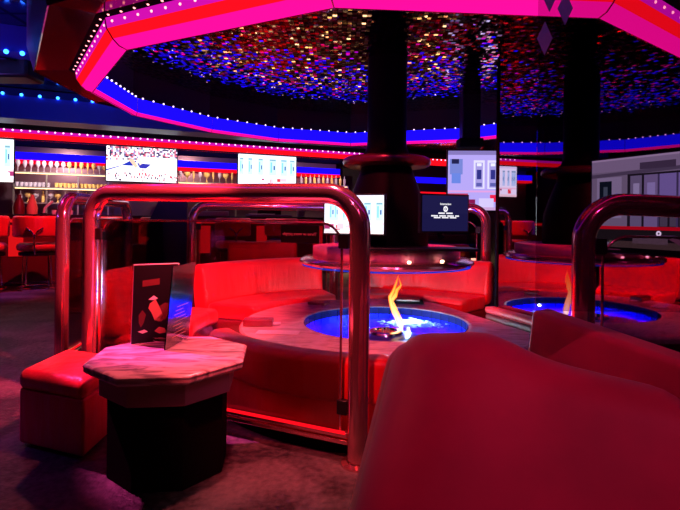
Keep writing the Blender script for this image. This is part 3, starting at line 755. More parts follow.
# bar line
BA = Vector((-6.5, 9.66)); BE = (Vector((.3, 12.7))-BA).normalized(); BNn = Vector((BE.y, -BE.x))   # towards the room
def barpt(px, off=0):      # where the sight line of a column meets the bar line set back by off
    u = (px-HX)/F; o_ = BA-BNn*off
    # o + e*t = (u*d, d)
    tt = (u*o_.y-o_.x)/(BE.x-u*BE.y); p = o_+BE*tt; return p, tt
def bar_tv(label, pa, pb, z0, z1, draw, off=.12, **k):
    a, ta = barpt(pa, off); b2, tb_ = barpt(pb, off); c_ = (a+b2)/2
    return tv(label, (c_.x, c_.y, (z0+z1)/2), math.atan2(BE.y, BE.x), (b2-a).length-.03, z1-z0, draw, **k)
mup = .055
bar_tv('large television showing a bright arena ball game under the canopy', 105, 177, 2.08, 2.86, game, mount='up')
bar_tv('television showing train doors under the canopy, right of the ball game', 237, 296, 2.06, 2.88, lambda P: subway(P,2), mount='up')
bar_tv('television cut off by the left edge of the view, above the bar', -42, 14, 1.98, 2.86, lambda P: subway(P,3,.1), mount='up')

# monitors on the hood
def mon(label, c0_, c1_, ztop, zbot, draw, mat):
    a, b2 = Vector(c0_), Vector(c1_); c_ = (a+b2)/2
    return tv(label, (c_.x, c_.y, (ztop+zbot)/2), math.atan2((b2-a).y, (b2-a).x), (b2-a).length-.03, ztop-zbot-.03, draw, mat, 'monitor', 'monitor', .035, .012, mount='stand')
ma, mb_ = W(323, 214, 3.78), W(386, 214, 3.62)
mon('bright monitor on the hood shelf showing train doors, left of the black cone', ma.xy, mb_.xy, 1.532, 1.222, lambda P: subway(P,4,.15), SCR)
def bluescr(P):
    P.r(0,0,1,1,(.13,.12,.27)); P.r(0,0,1,.5,(.12,.11,.26))
mc, md_ = W(420, 213, 3.62), W(469, 213, 3.78)
T = mon('dark blue monitor showing a white logo and text lines, right of the black cone', mc.xy, md_.xy, 1.537, 1.247, bluescr, SCR2)
WTX = emit('screen_white', (.95,.93,1), 1.1)
def onscr(mb, name): return mb.build(name, WTX, T)
text_mesh('Interactive', .022, 'wordmark', WTX, T, Matrix.Translation((.0,-.0075,.068)) @ Matrix.Rotation(PI/2,4,'X'))
b = MB()
for k in range(24):
    a0_, a1_ = 2*PI*k/24, 2*PI*(k+1)/24
    b.add([(r*math.cos(a), -.0075, .032+r*1.15*math.sin(a)) for r in (.010,.019) for a in (a0_,a1_)], [(0,1,3,2)])
b.add([(-.003,-.0076,.022),(.003,-.0076,.022),(.003,-.0076,.042),(-.003,-.0076,.042)], [(0,1,2,3)]); onscr(b, 'round_logo')
for nm, x0, x1, z0, z1 in (('text_line',-.062,.062,-.004,.006),('text_line',-.122,.118,-.024,-.014),('text_line',-.10,.094,-.036,-.027)):
    n_ = int((x1-x0)/.011); b = MB()
    for k in range(n_):
        if k % 6 == 5: continue
        xx = x0+(x1-x0)*k/n_; b.add([(xx,-.0075,z0),(xx+.0105,-.0075,z0),(xx+.0105,-.0075,z1),(xx,-.0075,z1)], [(0,1,2,3)])
    onscr(b, nm)

# television beyond the hood, right
tp = W(486, 180, 7.9)
def subway2(P):
    P.r(0,0,1,1,(.68,.62,.92)); P.r(0,.93,1,1,(.5,.45,.7)); P.r(.02,.6,.16,.86,(.45,.5,.8)); P.r(.04,.78,.12,.86,(.15,.15,.3)); P.r(.04,.45,.14,.62,(.4,.5,.85))
    for u in (.28,.43): P.r(u,.36,u+.12,.84,(.86,.84,1)); P.r(u+.02,.38,u+.10,.8,(.62,.58,.85)); P.r(u+.035,.52,u+.085,.68,(.2,.2,.5)); P.r(u+.035,.74,u+.085,.79,(.9,.9,1)); P.r(u+.03,.4,u+.09,.46,(.35,.35,.65))
    for v in (.58,.46): P.r(.62,v,.70,v+.09,(.1,.1,.25))
    P.r(.62,.72,.70,.84,(.6,.65,.95)); P.r(0,.30,1,.33,(.85,.6,.85)); P.r(0,.16,.22,.28,(.75,.25,.4)); P.r(.12,.10,.3,.18,(.5,.1,.3)); P.r(.46,.14,.62,.26,(.9,.15,.3)); P.r(.34,.05,.5,.2,(.8,.75,.95)); P.r(0,0,1,.05,(.75,.6,.8)); P.r(.62,.05,.9,.24,(.6,.3,.6))
tv('wide lilac tinted television behind the right curved sofa, half hidden by the mirror', (tp.x+.12, 7.9, 1.96), -.05, 1.42, .93, subway2, SCR2, mount='up')
# television on the mirror
a_ = MP+MD*1.32-MN*.17; b_ = MP+MD*2.33-MN*.10; c_ = (a_+b_)/2
def train(P):
    R = random.Random(9)
    P.r(0,0,1,1,(.5,.47,.55)); P.r(0,.86,1,1,(.56,.52,.62)); P.q([(.0,.80),(1,.86),(1,.89),(0,.84)],(.35,.32,.4)); P.r(.34,.86,.56,.93,(.3,.26,.34)); P.r(0,.98,1,1,(.7,.65,.75))
    P.r(.04,.36,.22,.80,(.6,.58,.68)); P.r(.06,.44,.15,.76,(.1,.13,.17)); P.r(.09,.44,.12,.7,(.3,.36,.4)); P.r(.19,.5,.215,.6,(.75,.5,.6))
    P.r(.26,.24,.66,.82,(.16,.14,.18)); P.r(.28,.26,.355,.80,(.46,.44,.55)); P.r(.37,.26,.455,.80,(.5,.46,.62)); P.r(.465,.42,.64,.80,(.52,.48,.72)); P.r(.3,.50,.34,.72,(.66,.66,.78)); P.r(.39,.50,.44,.72,(.62,.6,.8))
    for k in range(3): P.r(.47+.058*k,.28,.515+.058*k,.52,(.34,.32,.38))
    for u in (.455,.565): P.r(u,.26,u+.012,.80,(.3,.27,.4))
    P.r(.66,.28,1,.84,(.36,.36,.42)); P.r(.70,.70,1,.76,(.85,.25,.4)); P.r(.80,.50,.92,.66,(.08,.09,.12)); P.r(.69,.5,.78,.62,(.5,.5,.55)); P.r(.78,.40,.90,.44,(.85,.83,.85))
    P.r(0,.24,1,.275,(.8,.05,.15)); P.r(0,.10,1,.24,(.15,.13,.14)); P.r(.14,.05,.7,.12,(.4,.38,.3)); P.r(.3,.10,.52,.16,(.5,.48,.44))
    P.q([(.52,.16),(.68,.19),(.95,.12),(.8,.07),(.6,.09)],(.5,.34,.38)); P.r(.45,.165,.56,.18,(.85,.85,.75)); P.r(.0,.0,1,.05,(.08,.05,.07)); P.r(.05,.02,.22,.03,(.5,.3,.35))
TT = tv('big television by the mirror at right showing a grey train and platform', (c_.x, c_.y, 1.452), math.atan2((b_-a_).y, (b_-a_).x), 1.0, .60, train, SCR3, mount=None, th=.035, bez=.012)
b = MB()
for k in range(24):
    a0_, a1_ = 2*PI*k/24, 2*PI*(k+1)/24
    b.add([(-.03+r*math.cos(a), -.018, -.175+r*math.sin(a)) for r in (.006,.016) for a in (a0_,a1_)], [(0,1,3,2)])
b.build('round_logo', WTX, TT)

# ---------- the bar ----------
def along_box(mb, ta, tb_, o0, o1, z0, z1):
    P = [BA+BE*ta-BNn*o0, BA+BE*tb_-BNn*o0, BA+BE*tb_-BNn*o1, BA+BE*ta-BNn*o1]
    return mb.prism([tuple(p) for p in P], z0, z1)
TL = 8.0; T0 = -2.6
cp = thing('bar_canopy', 'long bar canopy edged with red neon trough and small bulbs', 'canopy', (BA.x, BA.y, 2.8))
local(along_box(MB(), T0, TL, .17, 3.0, 2.95, 3.14), cp).build('soffit', MATTE, cp)
def half_round(o0, z0, r, a, b2, ta, tb_):
    m = MB(); n = 8; pr = [(o0-r*math.sin(PI*k/n), z0-r+2*r*(.5-.5*math.cos(PI*k/n))) for k in range(n+1)]
    vs = []
    for tt in (ta, tb_):
        for o_, z_ in pr: p = BA+BE*tt-BNn*o_; vs.append((p.x, p.y, z_))
    m.add(vs, [(k, k+1, n+2+k, n+1+k) for k in range(n)]); return m
local(half_round(.05, 2.89, .055, 0, 0, T0, TL), cp).build('red_trough', REDN, cp, smooth=True)
local(half_round(.05, 2.975, .03, 0, 0, T0, TL), cp).build('magenta_trough', MAG, cp, smooth=True)
local(along_box(MB(), T0, TL, .04, .16, 3.005, 3.14), cp).build('fascia', BLACK, cp)
local(along_box(MB(), T0, TL, .03, .05, 2.80, 2.832), cp).build('lower_lip', CHROME, cp)
BMc = bulb_mesh(.017); BMc.materials.append(emit('pink_bulb', (1,.45,.75), 3))
for k in range(60):
    tt = T0+2+(TL-T0-2)*(k+.5)/60; p = BA+BE*tt+BNn*.0; ob = bpy.data.objects.new('bulb', BMc); C.objects.link(ob); ob.parent = cp; ob.location = Vector((p.x,p.y,2.985))-cp.location
# continuing canopy beyond the corner
E0 = BA+BE*(TL+.05)+BNn*.0; 
c2 = thing('far_canopy', 'distant red and blue neon canopy seen right of the hood', 'canopy', (E0.x, E0.y, 2.8))
E1 = Vector((3.9, 14.0)); dd = (E1-E0).normalized(); nn = Vector((dd.y, -dd.x))
def seg2(o0, o1, z0, z1): P = [E0+nn*o0, E1+nn*o0, E1+nn*o1, E0+nn*o1]; return MB().prism([tuple(p) for p in P], z0, z1)
local(seg2(.0,.06,2.78,2.95), c2).build('red_trough', REDN, c2)
local(seg2(-.6,-.1,2.95,3.13), c2).build('soffit', MATTE, c2)
local(seg2(-.5,-.44,2.34,2.50), c2).build('blue_trough', BLUEN, c2)
local(seg2(-.9,-.84,1.95,2.12), c2).build('lower_red_trough', REDN, c2)
for k in range(26):
    p = E0.lerp(E1, (k+.5)/26)+nn*.07; ob = bpy.data.objects.new('bulb', BMc); C.objects.link(ob); ob.parent = c2; ob.location = Vector((p.x,p.y,2.93))-c2.location

# blue bulb beam nearer than the bar
B0, B1 = Vector((-5.8, 6.55)), Vector((1.2, 9.6)); bd = (B1-B0).normalized(); bn = Vector((bd.y, -bd.x))
bb = thing('ceiling_beam', 'dark blue ceiling beam with a row of blue bulbs at upper left', 'beam', (B0.x, B0.y, 2.68))
P = [B0, B1, B1-bn*.5, B0-bn*.5]
local(MB().prism([tuple(p) for p in P], 2.70, 3.02), bb).build('fascia', pbr('blue_fascia', (.03,.05,.5), .35), bb)
local(MB().prism([tuple(p) for p in (B0-bn*.08, B1-bn*.08, B1-bn*.5, B0-bn*.5)], 3.02, 3.14), bb).build('upper_recess', pbr('deep_blue', (.01,.01,.1), .4), bb)
BMb = bulb_mesh(.022); BMb.materials.append(BULBB)
for k in range(34):
    p = B0.lerp(B1, (k+.3)/34)+bn*.02; ob = bpy.data.objects.new('bulb', BMb); C.objects.link(ob); ob.parent = bb; ob.location = Vector((p.x,p.y,3.035))-bb.location
P2 = [Vector((-4.2,4.35)), Vector((-2.62,5.0)), Vector((-2.8,5.4)), Vector((-4.4,4.8))]
lb_ = thing('ceiling_panel', 'short dark ceiling drop with a blue lit edge below the black loudspeaker', 'beam', (P2[0].x, P2[0].y, 2.84))
local(MB().prism([tuple(p) for p in P2], 2.90, 3.148), lb_).build('drop', pbr('blue_drop', (.03,.05,.45), .35), lb_)
for k in range(13):
    p = P2[0].lerp(P2[1], (k+.5)/13); ob = bpy.data.objects.new('bulb', BMb); C.objects.link(ob); ob.parent = lb_; ob.location = Vector((p.x,p.y-.01,2.888))-lb_.location
# back bar
bk_ = thing('back_bar', 'dark mirrored back bar with a blue neon strip behind the shelves', 'bar', (BA.x, BA.y, 0))
local(along_box(MB(), T0, TL, 2.3, 2.45, 0, 2.94), bk_).build('back_panel', pbr('back_bar_mirror', (.22,.12,.2), .3, .6), bk_)
local(along_box(MB(), T0, TL, 2.0, 2.28, 2.62, 2.78), bk_).build('blue_strip', BLUEN, bk_)
local(along_box(MB(), T0, TL, 2.0, 2.28, 2.54, 2.61), bk_).build('red_strip', REDN, bk_)
# counter
ct = thing('bar_counter', 'long dark bar counter with glowing red edge and red panels', 'bar', (BA.x, BA.y, 0))
local(along_box(MB(), T0, TL, -.35, .35, 1.30, 1.36), ct).build('counter_top', BLACK, ct, bevel=.01)
local(along_box(MB(), T0, TL, -.10, .30, 0, 1.299), ct).build('front_panel', DARKRED, ct)
local(along_box(MB(), T0, TL, -.125, -.101, 1.20, 1.26), ct).build('red_edge_light', emit('red_edge', (1,.01,.015), .75), ct)
for px in (16, 122, 145, 205, 262, 318):
    _, tt = barpt(px, -.12); local(along_box(MB(), tt-.12, tt+.12, -.125, -.101, .55, 1.15), ct).build('lit_red_panel', emit('red_panel', (1,.008,.012), .7) if 'red_panel' not in MATS else MATS['red_panel'], ct)
local(along_box(MB(), T0, TL, -.125, -.101, .02, .06), ct).build('kick_plate', CHROME, ct)
emit('warm_foot_light', (1,.6,.28), 3.4)  # warm strips added low and out of sight, to glint in the mosaic ceiling
_, tk = barpt(188, -.12); nk = 15
for k in range(nk):
    t0_ = tk+(TL-tk)*k/nk; local(along_box(MB(), t0_+.03, t0_+(TL-tk)/nk*(.45 if k % 3 else .8), -.13, -.101, .10, .24), ct).build('foot_light', MATS['warm_foot_light'], ct)
fc_ = thing('far_counter', 'distant low dark counter behind the right curved sofa', 'counter', (E0.x+1, E0.y+.5, 0))  # invented counter, there to carry more of the added warm strips
local(MB().prism([tuple(p) for p in (E0+Vector((.9,.2)), E1-nn*.3+Vector((-.2,0)), E1-nn*.6+Vector((-.2,0)), E0+Vector((.9,.5)))], 0, .9), fc_).build('body', DARKRED, fc_)
q0, q1 = E0+Vector((.9,.2)), E1-nn*.3+Vector((-.2,0)); qd = (q1-q0).normalized(); qn = Vector((qd.y,-qd.x))
for k in range(7):
    a_, b_ = q0+qd*(.05+.38*k), q0+qd*(.05+.38*k+.2)
    local(MB().prism([tuple(p) for p in (a_+qn*.002, b_+qn*.002, b_+qn*.03, a_+qn*.03)], .10, .24), fc_).build('foot_light', MATS['warm_foot_light'], fc_)

# glass shelves and glassware
def wine_glass(kind):
    if kind == 'wine': pr = [(.001,0),(.042,.002),(.036,.008),(.007,.014),(.006,.10),(.02,.12),(.046,.16),(.05,.20),(.036,.26)]
    elif kind == 'flute': pr = [(.001,0),(.036,.002),(.006,.012),(.006,.08),(.022,.12),(.028,.18),(.024,.27)]
    elif kind == 'bowl': pr = [(.001,0),(.05,.002),(.008,.02),(.008,.10),(.03,.12),(.075,.16),(.085,.20),(.078,.24)]
    elif kind == 'cup': pr = [(.001,0),(.035,.001),(.042,.05),(.048,.12)]
    else: pr = [(.001,0),(.04,.002),(.042,.01),(.042,.19),(.036,.21),(.015,.23),(.013,.30),(.017,.305),(.001,.31)]
    return MB().lathe(pr, 14)
proto = {}
def glassware(kind, mat):
    key = (kind, mat.name)
    if key not in proto:
        o = wine_glass(kind).build('wine_glass', mat, None, smooth=True, angle=80); proto[key] = o.data; bpy.data.objects.remove(o)
    return proto[key]
def put(kind, mat, name, label, cat, group, x, y, z, s=1):
    o = bpy.data.objects.new(name, glassware(kind, mat)); C.objects.link(o); o.location = (x,y,z); o.scale = (s,s,s); tag(o, label, cat, group); return o
def shelf_unit(label, pa, pb, offs, zs, posts=4, depth=.32):
    a, ta = barpt(pa, offs); b2, tb_ = barpt(pb, offs)
    t = thing('shelf_rack', label, 'shelf', (a.x, a.y, 0))
    for z in zs: local(along_box(MB(), ta, tb_, offs, offs+depth, z-.03, z), t).build('shelf', STEEL, t)
    local(along_box(MB(), ta+.03, tb_-.03, offs+.0, offs+.012, max(zs)-.045, max(zs)-.03), t).build('shelf_light', WARMS, t)
    local(along_box(MB(), ta+.03, tb_-.03, offs+.0, offs+.012, zs[1]-.045, zs[1]-.03), t).build('shelf_light', WARMS, t)
    for k in range(posts):
        tt = ta+(tb_-ta)*k/(posts-1); local(along_box(MB(), tt-.015, tt+.015, offs+.02, offs+.06, 0, max(zs)-.03), t).build('post', STEEL, t)
    return ta, tb_
ta, tb_ = shelf_unit('steel shelf rack of stemmed glasses and stacked cups above the bar at left', 13, 108, 1.0, (2.27, 1.95, 1.62))
rs = random.Random(11)
for k in range(15):
    tt = ta+(tb_-ta)*(k+.5)/15; p = BA+BE*tt-BNn*(1.12+.06*(k%2))
    if k < 8: put('wine', VIOG, 'wine_glass', 'pale lilac wine glass in top row at left end of the shelf rack', 'glass', 'lilac wine glasses on the top shelf', p.x, p.y, 2.271, .95)
    elif k < 13: put('flute' if k % 2 else 'wine', GOLDG, 'goblet', 'amber goblet in the middle of the rack top row', 'glass', 'amber goblets on the top shelf', p.x, p.y, 2.271, .95)
    else: put('bowl', VIOG if k % 2 else GOLDG, 'bowl_glass', 'wide bowled glass at right end of the rack top row, '+('lilac' if k % 2 else 'amber'), 'glass', None, p.x, p.y, 2.271, .82)
for k in range(44):
    tt = ta+(tb_-ta)*((k%22)+.5)/22; p = BA+BE*tt-BNn*(1.125+.10*(k//22))
    if k % 22 in (8,): continue
    put('cup', GOLDG if k % 22 > 7 else VIOG, 'cup_glass', ('small amber cup' if k % 22 > 7 else 'small lilac cup')+' in the crowded middle row of the rack', 'glass', 'amber cups on the middle shelf' if k % 22 > 7 else 'lilac cups on the middle shelf', p.x, p.y, 1.951, .82)
for k in range(12):
    tt = ta+(tb_-ta)*(k+.8)/13; p = BA+BE*tt-BNn*1.14
    put('bowl' if k % 3 else 'bottle', (VIOG, GOLDG)[k%2], 'bowl_glass' if k % 3 else 'bottle', ('stemmed bowl glass' if k % 3 else 'liquor bottle')+' on the lowest rack shelf, '+('lilac' if k%2==0 else 'amber'), 'glass' if k % 3 else 'bottle', 'mixed glassware on the lowest shelf, %d %d' % (k%2, k%3 == 0), p.x, p.y, 1.621, .8)
ta, tb_ = shelf_unit('narrow shelf with amber glasses between the two bar televisions', 177, 236, 1.3, (2.20, 1.85), 3)
for k in range(9):
    tt = ta+(tb_-ta)*(k+.5)/9; p = BA+BE*tt-BNn*1.42
    put(('wine','bowl','flute')[k%3], GOLDG if k % 3 else VIOG, 'cocktail_glass', 'small glass on the narrow shelf, '+('amber' if k%3 else 'lilac'), 'glass', 'glasses between the televisions, %s' % ('amber' if k%3 else 'lilac'), p.x, p.y, 2.201, 1)
ta, tb_ = shelf_unit('dim shelf of bottles just left of the hood collar', 300, 348, 1.3, (2.25, 1.85), 3)
for k in range(11):
    tt = ta+(tb_-ta)*(k+.5)/11; p = BA+BE*tt-BNn*1.42
    put('bottle', GOLDG if k % 2 else VIOG, 'bottle', ('amber' if k % 2 else 'lilac')+' bottle on the dim shelf left of hood', 'bottle', 'bottles left of the hood, %d' % (k%2), p.x, p.y, 2.251, .9)
# things on the counter
def on_bar(px, off=.05): p, _ = barpt(px, off); return (p.x, p.y, 1.361)
BR = math.atan2(BE.y, BE.x)
for px, c_, lb in ((19,DARKRED,'dark red'),(32,pbr('peach',(.8,.35,.2),.5),'peach coloured')):
    o_ = MB().lathe([(.001,0),(.09,.0),(.10,.12),(.07,.26),(.04,.32),(.035,.38),(.001,.385)], 20).build('drinks_jug', c_, None, smooth=True); o_.location = on_bar(px); tag(o_, lb+' rounded jug standing on the bar at left', 'jug')
g = thing('beer_tap', 'slanted white beer tap handle on the bar at left', 'tap', on_bar(47), BR); g.location.z += .004
MB().tube([(-.06,0,0),(-.04,0,.12),(.10,0,.26)], .022, 10).build('handle', PAPER, g, smooth=True); MB().lathe([(.06,0),(.06,.02),(.001,.025)], 16, (-.06,0,0)).build('base', BLACK, g)
for k in range(5):
    o_ = wine_glass('cup').build('rocks_glass', PAPER, None, smooth=True); o_.location = on_bar(54+k*4.2, -.1); o_.scale = (.9,.9,.7); tag(o_, 'small pale glass in a row on the bar counter at left', 'glass', 'small glasses on the bar counter')
kb = thing('cash_register', 'cash register with rows of silver keys on the bar counter', 'cash register', on_bar(267, -.2), BR)
MB().box((-.45,-.16,0),(.55,.2,.05)).build('body', pbr('violet_plastic',(.15,.06,.3),.4), kb, bevel=.01)
for k in range(7):
    MB().box((-.42+k*.085,-.13,.051),(-.36+k*.085,.05,.07)).build('key', PAPER, kb)
MB().box((-.2,.05,.051),(.35,.09,.26)).build('display', BLACK, kb, bevel=.005)
tw = MB().box((-.09,-.05,0),(.09,.05,.42)).build('drinks_tower', pbr('silver_tower',(.6,.6,.65),.3,.6), None, bevel=.02); tw.location = Vector(on_bar(301, -.15))+Vector((0,0,.009)); tw.rotation_euler = (0,-.08,BR); tag(tw, 'silver tower leaning on the counter near the rail sign', 'dispenser')
pr_ = MB().box((-.33,-.1,0),(.33,.1,.11)).build('receipt_printer', pbr('lilac_grey',(.5,.45,.6),.4), None, bevel=.02); pr_.location = on_bar(213, -.15); pr_.rotation_euler.z = BR; tag(pr_, 'long pale grey machine lying on the bar counter, left of the register', 'machine')
gr = MB().prism([(-.07,0),(.07,0),(.0,.13)], -.01, .01); gr.v = [(v[0], v[2], v[1]) for v in gr.v]
gr = gr.build('warning_sign', GREEN); gr.location = on_bar(201, .0); gr.rotation_euler.z = BR; tag(gr, 'small green triangular sign standing on the bar counter', 'sign')

# bar chairs
def bar_chair(label):
    t = thing('bar_chair', label, 'chair', (0,0,0), 0, 'red bar chairs with chrome forks')
    MB().lathe([(.001,.70),(.28,.70),(.32,.72),(.335,.77),(.32,.82),(.28,.845),(.001,.85)], 28).build('seat', RED, t, smooth=True, angle=80)
    m = sweep(rrect(.30,.95,.40,1.33,.045), math.radians(-165), math.radians(-15), 20, (0,0), .05); m.build('backrest', RED, t, smooth=True, angle=80)
    MB().tube([(0,-.36,.66),(0,-.415,.80),(0,-.42,.98),(-.05,-.42,1.06),(-.13,-.40,1.12)], .016, 8).build('fork', CHROME2, t, smooth=True)
    MB().tube([(0,-.42,.98),(.05,-.42,1.06),(.13,-.40,1.12)], .016, 8).build('fork', CHROME2, t, smooth=True)
    MB().lathe([(.30,.62),(.30,.68),(.001,.69)], 24).build('underplate', BLACK, t)
    for a in (45,135,225,315):
        A_ = math.radians(a); MB().tube([(.27*math.cos(A_),.27*math.sin(A_),.62),(.30*math.cos(A_),.30*math.sin(A_),.02)], .014, 8).build('leg', CHROME2, t, smooth=True)
    m = MB().tube([(.31*math.cos(k*PI/14), .31*math.sin(k*PI/14), .035) for k in range(29)], .016, 8, cap=False); m.build('foot_ring', CHROME2, t, smooth=True)
    return t
bc = None
for px, off, lb in ((38,-.85,'red bar chair with chrome fork at far left, standing on open floor'),(160,-.75,'red bar chair behind the dark navy screen'),(-14,-.8,'red bar chair cut off by the left edge of the view'),(232,-.8,'red bar chair seen through the rail glass, left of centre'),(280,-.8,'red bar chair seen below the black sign'),(112,-.75,'red bar chair between the two left rails')):
    p, _ = barpt(px, off)
    if bc is None: bc = bar_chair(lb); c_ = bc
    else: c_ = copy_tree(bc)
    c_['label'] = lb; c_.location = (p.x, p.y, 0); c_.rotation_euler.z = BR
# dark navy screen behind the left sofa
ns = thing('privacy_screen', 'dark navy screen with slanted left corner behind the menu stand', 'screen', (W(166,250,7.2).x, 7.2, 0))
m = MB(); pts = [(-.28,0),(.30,0),(.30,1.58),(-.10,1.58),(-.28,1.2)]; n_ = len(pts)
m.add([(x,-.02,z) for x, z in pts]+[(x,.02,z) for x, z in pts], [tuple(range(n_-1,-1,-1)), tuple(range(n_,2*n_))]+[(k,(k+1)%n_,n_+(k+1)%n_,n_+k) for k in range(n_)]); m.build('panel', NAVY, ns, bevel=.004)
MB().box((-.32,-.05,0),(.34,.05,.04)).build('foot', CHROME, ns)
# far booths
for k, (px, d_, w_, lb) in enumerate(((262,8.6,1.2,'dim dark red booth sofa far behind the left curved sofa'),(445,8.4,1.0,'dim dark red booth sofa beyond the right rail'),(112,7.4,.9,'red booth sofa between the left rails, partly hidden'))):
    p = W(px, 250, d_); t = thing('booth_sofa', lb, 'sofa', (p.x, d_, 0), .1)
    MB().box((-w_/2,-.35,0),(w_/2,.25,.45)).build('seat', RED, t, bevel=.05, seg=4)
    MB().box((-w_/2,.15,.30),(w_/2,.33,.92)).build('backrest', RED, t, bevel=.06, seg=4)

# dark hanging post right of the hood
hp = thing('hanging_post', 'black square post hanging from the mosaic ceiling right of the flue', 'post', (W(470,110,5.6).x, 5.6, 2.2))
MB().box((-.10,-.08,.02),(.10,.08,.754)).build('shaft', BLACK, hp, bevel=.01); MB().box((-.13,-.10,-.06),(.13,.10,.04)).build('end_cap', MATTE, hp, bevel=.01)

# loudspeaker top left
lp = W(14, 12, 5.2)
sp_ = thing('ceiling_speaker', 'black loudspeaker hanging from ceiling in the top left corner', 'speaker', (lp.x, lp.y, 3.149))
MB().box((-.24,-.16,-.42),(.24,.16,-.12)).build('cabinet', BLACK, sp_, bevel=.03); MB().lathe([(.13,0),(.12,.01),(.04,.02),(.001,.03)], 24, (0,0,0)).build('cone', MATTE, sp_).location = (0,-.165,-.27)
MB().tube([(0,0,-.14),(0,0,0)], .02, 8).build('bracket', BLACK, sp_)

# recessed downlights
for px, py, zc, lb in ((145,53,2.95,'small bright ceiling downlight near the left corner of the ring'),(347,131,2.95,'tiny warm downlight left of the flue')):
    if py < 100: p = W(px, py, 4.6)
    else: p = W(px, py, 9.0)
    p = G(px, py, 2.948) if py < 100 else Vector((W(px,py,8.9).x, 8.9, 2.88))
    t = thing('downlight', lb, 'light', p)
    MB().lathe([(.045,0),(.055,-.006),(.06,0)], 20).build('trim_ring', CHROME, t); MB().lathe([(.001,-.002),(.045,-.002)], 20).build('lens', WARM, t)
    if py > 100: MB().tube([(0,0,0),(0,0,.26)], .012, 8).build('drop_rod', BLACK, t)

# ---------- lamps: every spot below is added fill, not a room fixture ----------
def spot_thing(label, x, y, z, tx, ty, tz, col, power, ang=70, blend=.8, r=.05, body=True):
    p = Vector((x,y,z)); d = (Vector((tx,ty,tz))-p).normalized()
    L = bpy.data.lights.new('spot', 'SPOT'); L.color = col; L.energy = power; L.spot_size = math.radians(ang); L.spot_blend = blend; L.shadow_soft_size = r
    o = bpy.data.objects.new('lamp', L); C.objects.link(o)
    q = d.to_track_quat('-Z', 'Y')
    if body:
        t = thing('spotlight', label, 'spotlight', p); t.rotation_mode = 'QUATERNION'; t.rotation_quaternion = q  # invented can housing for the added fill lamp
        MB().lathe([(.001,.17),(.05,.165),(.06,.14),(.065,.02),(.06,.012),(.05,.03),(.001,.04)], 20).build('can', MATTE, t, smooth=True)
        o.parent = t; o.location = (0,0,-.01)
        MB().tube([(0,0,.1),q.inverted() @ Vector((0,0,.25))], .012, 6).build('arm', MATTE, t)
    else: o.location = p; o.rotation_mode = 'QUATERNION'; o.rotation_quaternion = q
    return o
R_ = (1,.045,.08)
spot_thing('black spotlight inside near ring edge aimed at the left curved sofa', .1, 2.62, 2.62, CX-1.0, CY+1.8, .55, R_, 640, 42)
spot_thing('black spotlight inside near ring edge aimed at the right curved sofa', .9, 2.66, 2.62, CX+.9, CY+1.6, .5, R_, 480, 45)
spot_thing('black spotlight inside near ring edge aimed at the sofa behind the menu', -.5, 2.75, 2.62, CX-2.1, CY-.2, .5, R_, 1900, 58)
spot_thing('black spotlight inside ring aimed at the low bench and marble', -.25, 2.75, 2.62, -.5, 3.3, .4, (1,.12,.13), 240, 88)
spot_thing('violet lamp over the table', -2.95, 3.7, 3.0, -1.17, 3.02, .62, (1,.06,.36), 1500, 20, body=False)
spot_thing('black spotlight over the aisle aimed at the foreground sofa', 1.0, .1, 3.0, 1.0, 2.0, .6, (1,.1,.34), 78, 62)
spot_thing('black spotlight washing the low bench back', -.5, 1.2, 2.9, -.3, 2.95, .42, (1,.05,.06), 430, 30)
spot_thing('', -6.6, 8.0, 3.0, -6.0, 8.4, 0, (.2,.08,1), 220, 44, body=False)
spot_thing('', -3.3, 4.2, 2.75, -3.0, 4.6, 0, (.9,.03,.35), 150, 85, body=False)
spot_thing('black spotlight tinting the near left carpet violet', -2.9, 2.2, 3.0, -2.3, 2.9, 0, (.3,.04,1), 34, 44)
spot_thing('', -4.6, 3.2, 1.9, -3.0, 4.6, 2.7, (.3,.12,1), 130, 80, body=False)
spot_thing('', -3.2, 5.6, 2.3, -4.4, 7.2, 2.9, (.1,.15,1), 28, 110, body=False)
spot_thing('', -4.4, 8.4, 2.75, -5.2, 9.3, .9, (1,.05,.09), 260, 90, body=False)
spot_thing('', 0, 7.3, 3.0, -.6, 8.6, .6, (1,.05,.08), 150, 90, body=False)
spot_thing('black spotlight aimed at the etched glass screen', .3, .2, 2.6, 1.0, 2.12, 2.2, (.45,.25,1), 16, 24)
spot_thing('black spotlight catching the fluted hood skirt', .1, .9, 2.95, CX-.1, CY-.6, 1.1, (1,.2,.5), 60, 20)
spot_thing('black spotlight warming the carpet before the bench', -.3, 1.6, 2.9, -.15, 2.25, 0, (.7,.85,.7), 24, 32)
pA, _ = barpt(55, .3); pB, _ = barpt(55, 1.1)  # added fills that brighten the bar shelves
spot_thing('black spotlight warming the glass rack', pA.x, pA.y, 2.85, pB.x, pB.y, 2.0, (1,.75,.55), 160, 120, body=False)
pA, _ = barpt(205, .4); pB, _ = barpt(205, 1.4)
spot_thing('black spotlight warming the narrow shelf', pA.x, pA.y, 2.85, pB.x, pB.y, 2.1, (1,.7,.5), 90, 120, body=False)
pA, _ = barpt(322, .4); pB, _ = barpt(322, 1.4)
spot_thing('black spotlight warming the bottle shelf', pA.x, pA.y, 2.85, pB.x, pB.y, 2.1, (1,.7,.5), 80, 120, body=False)
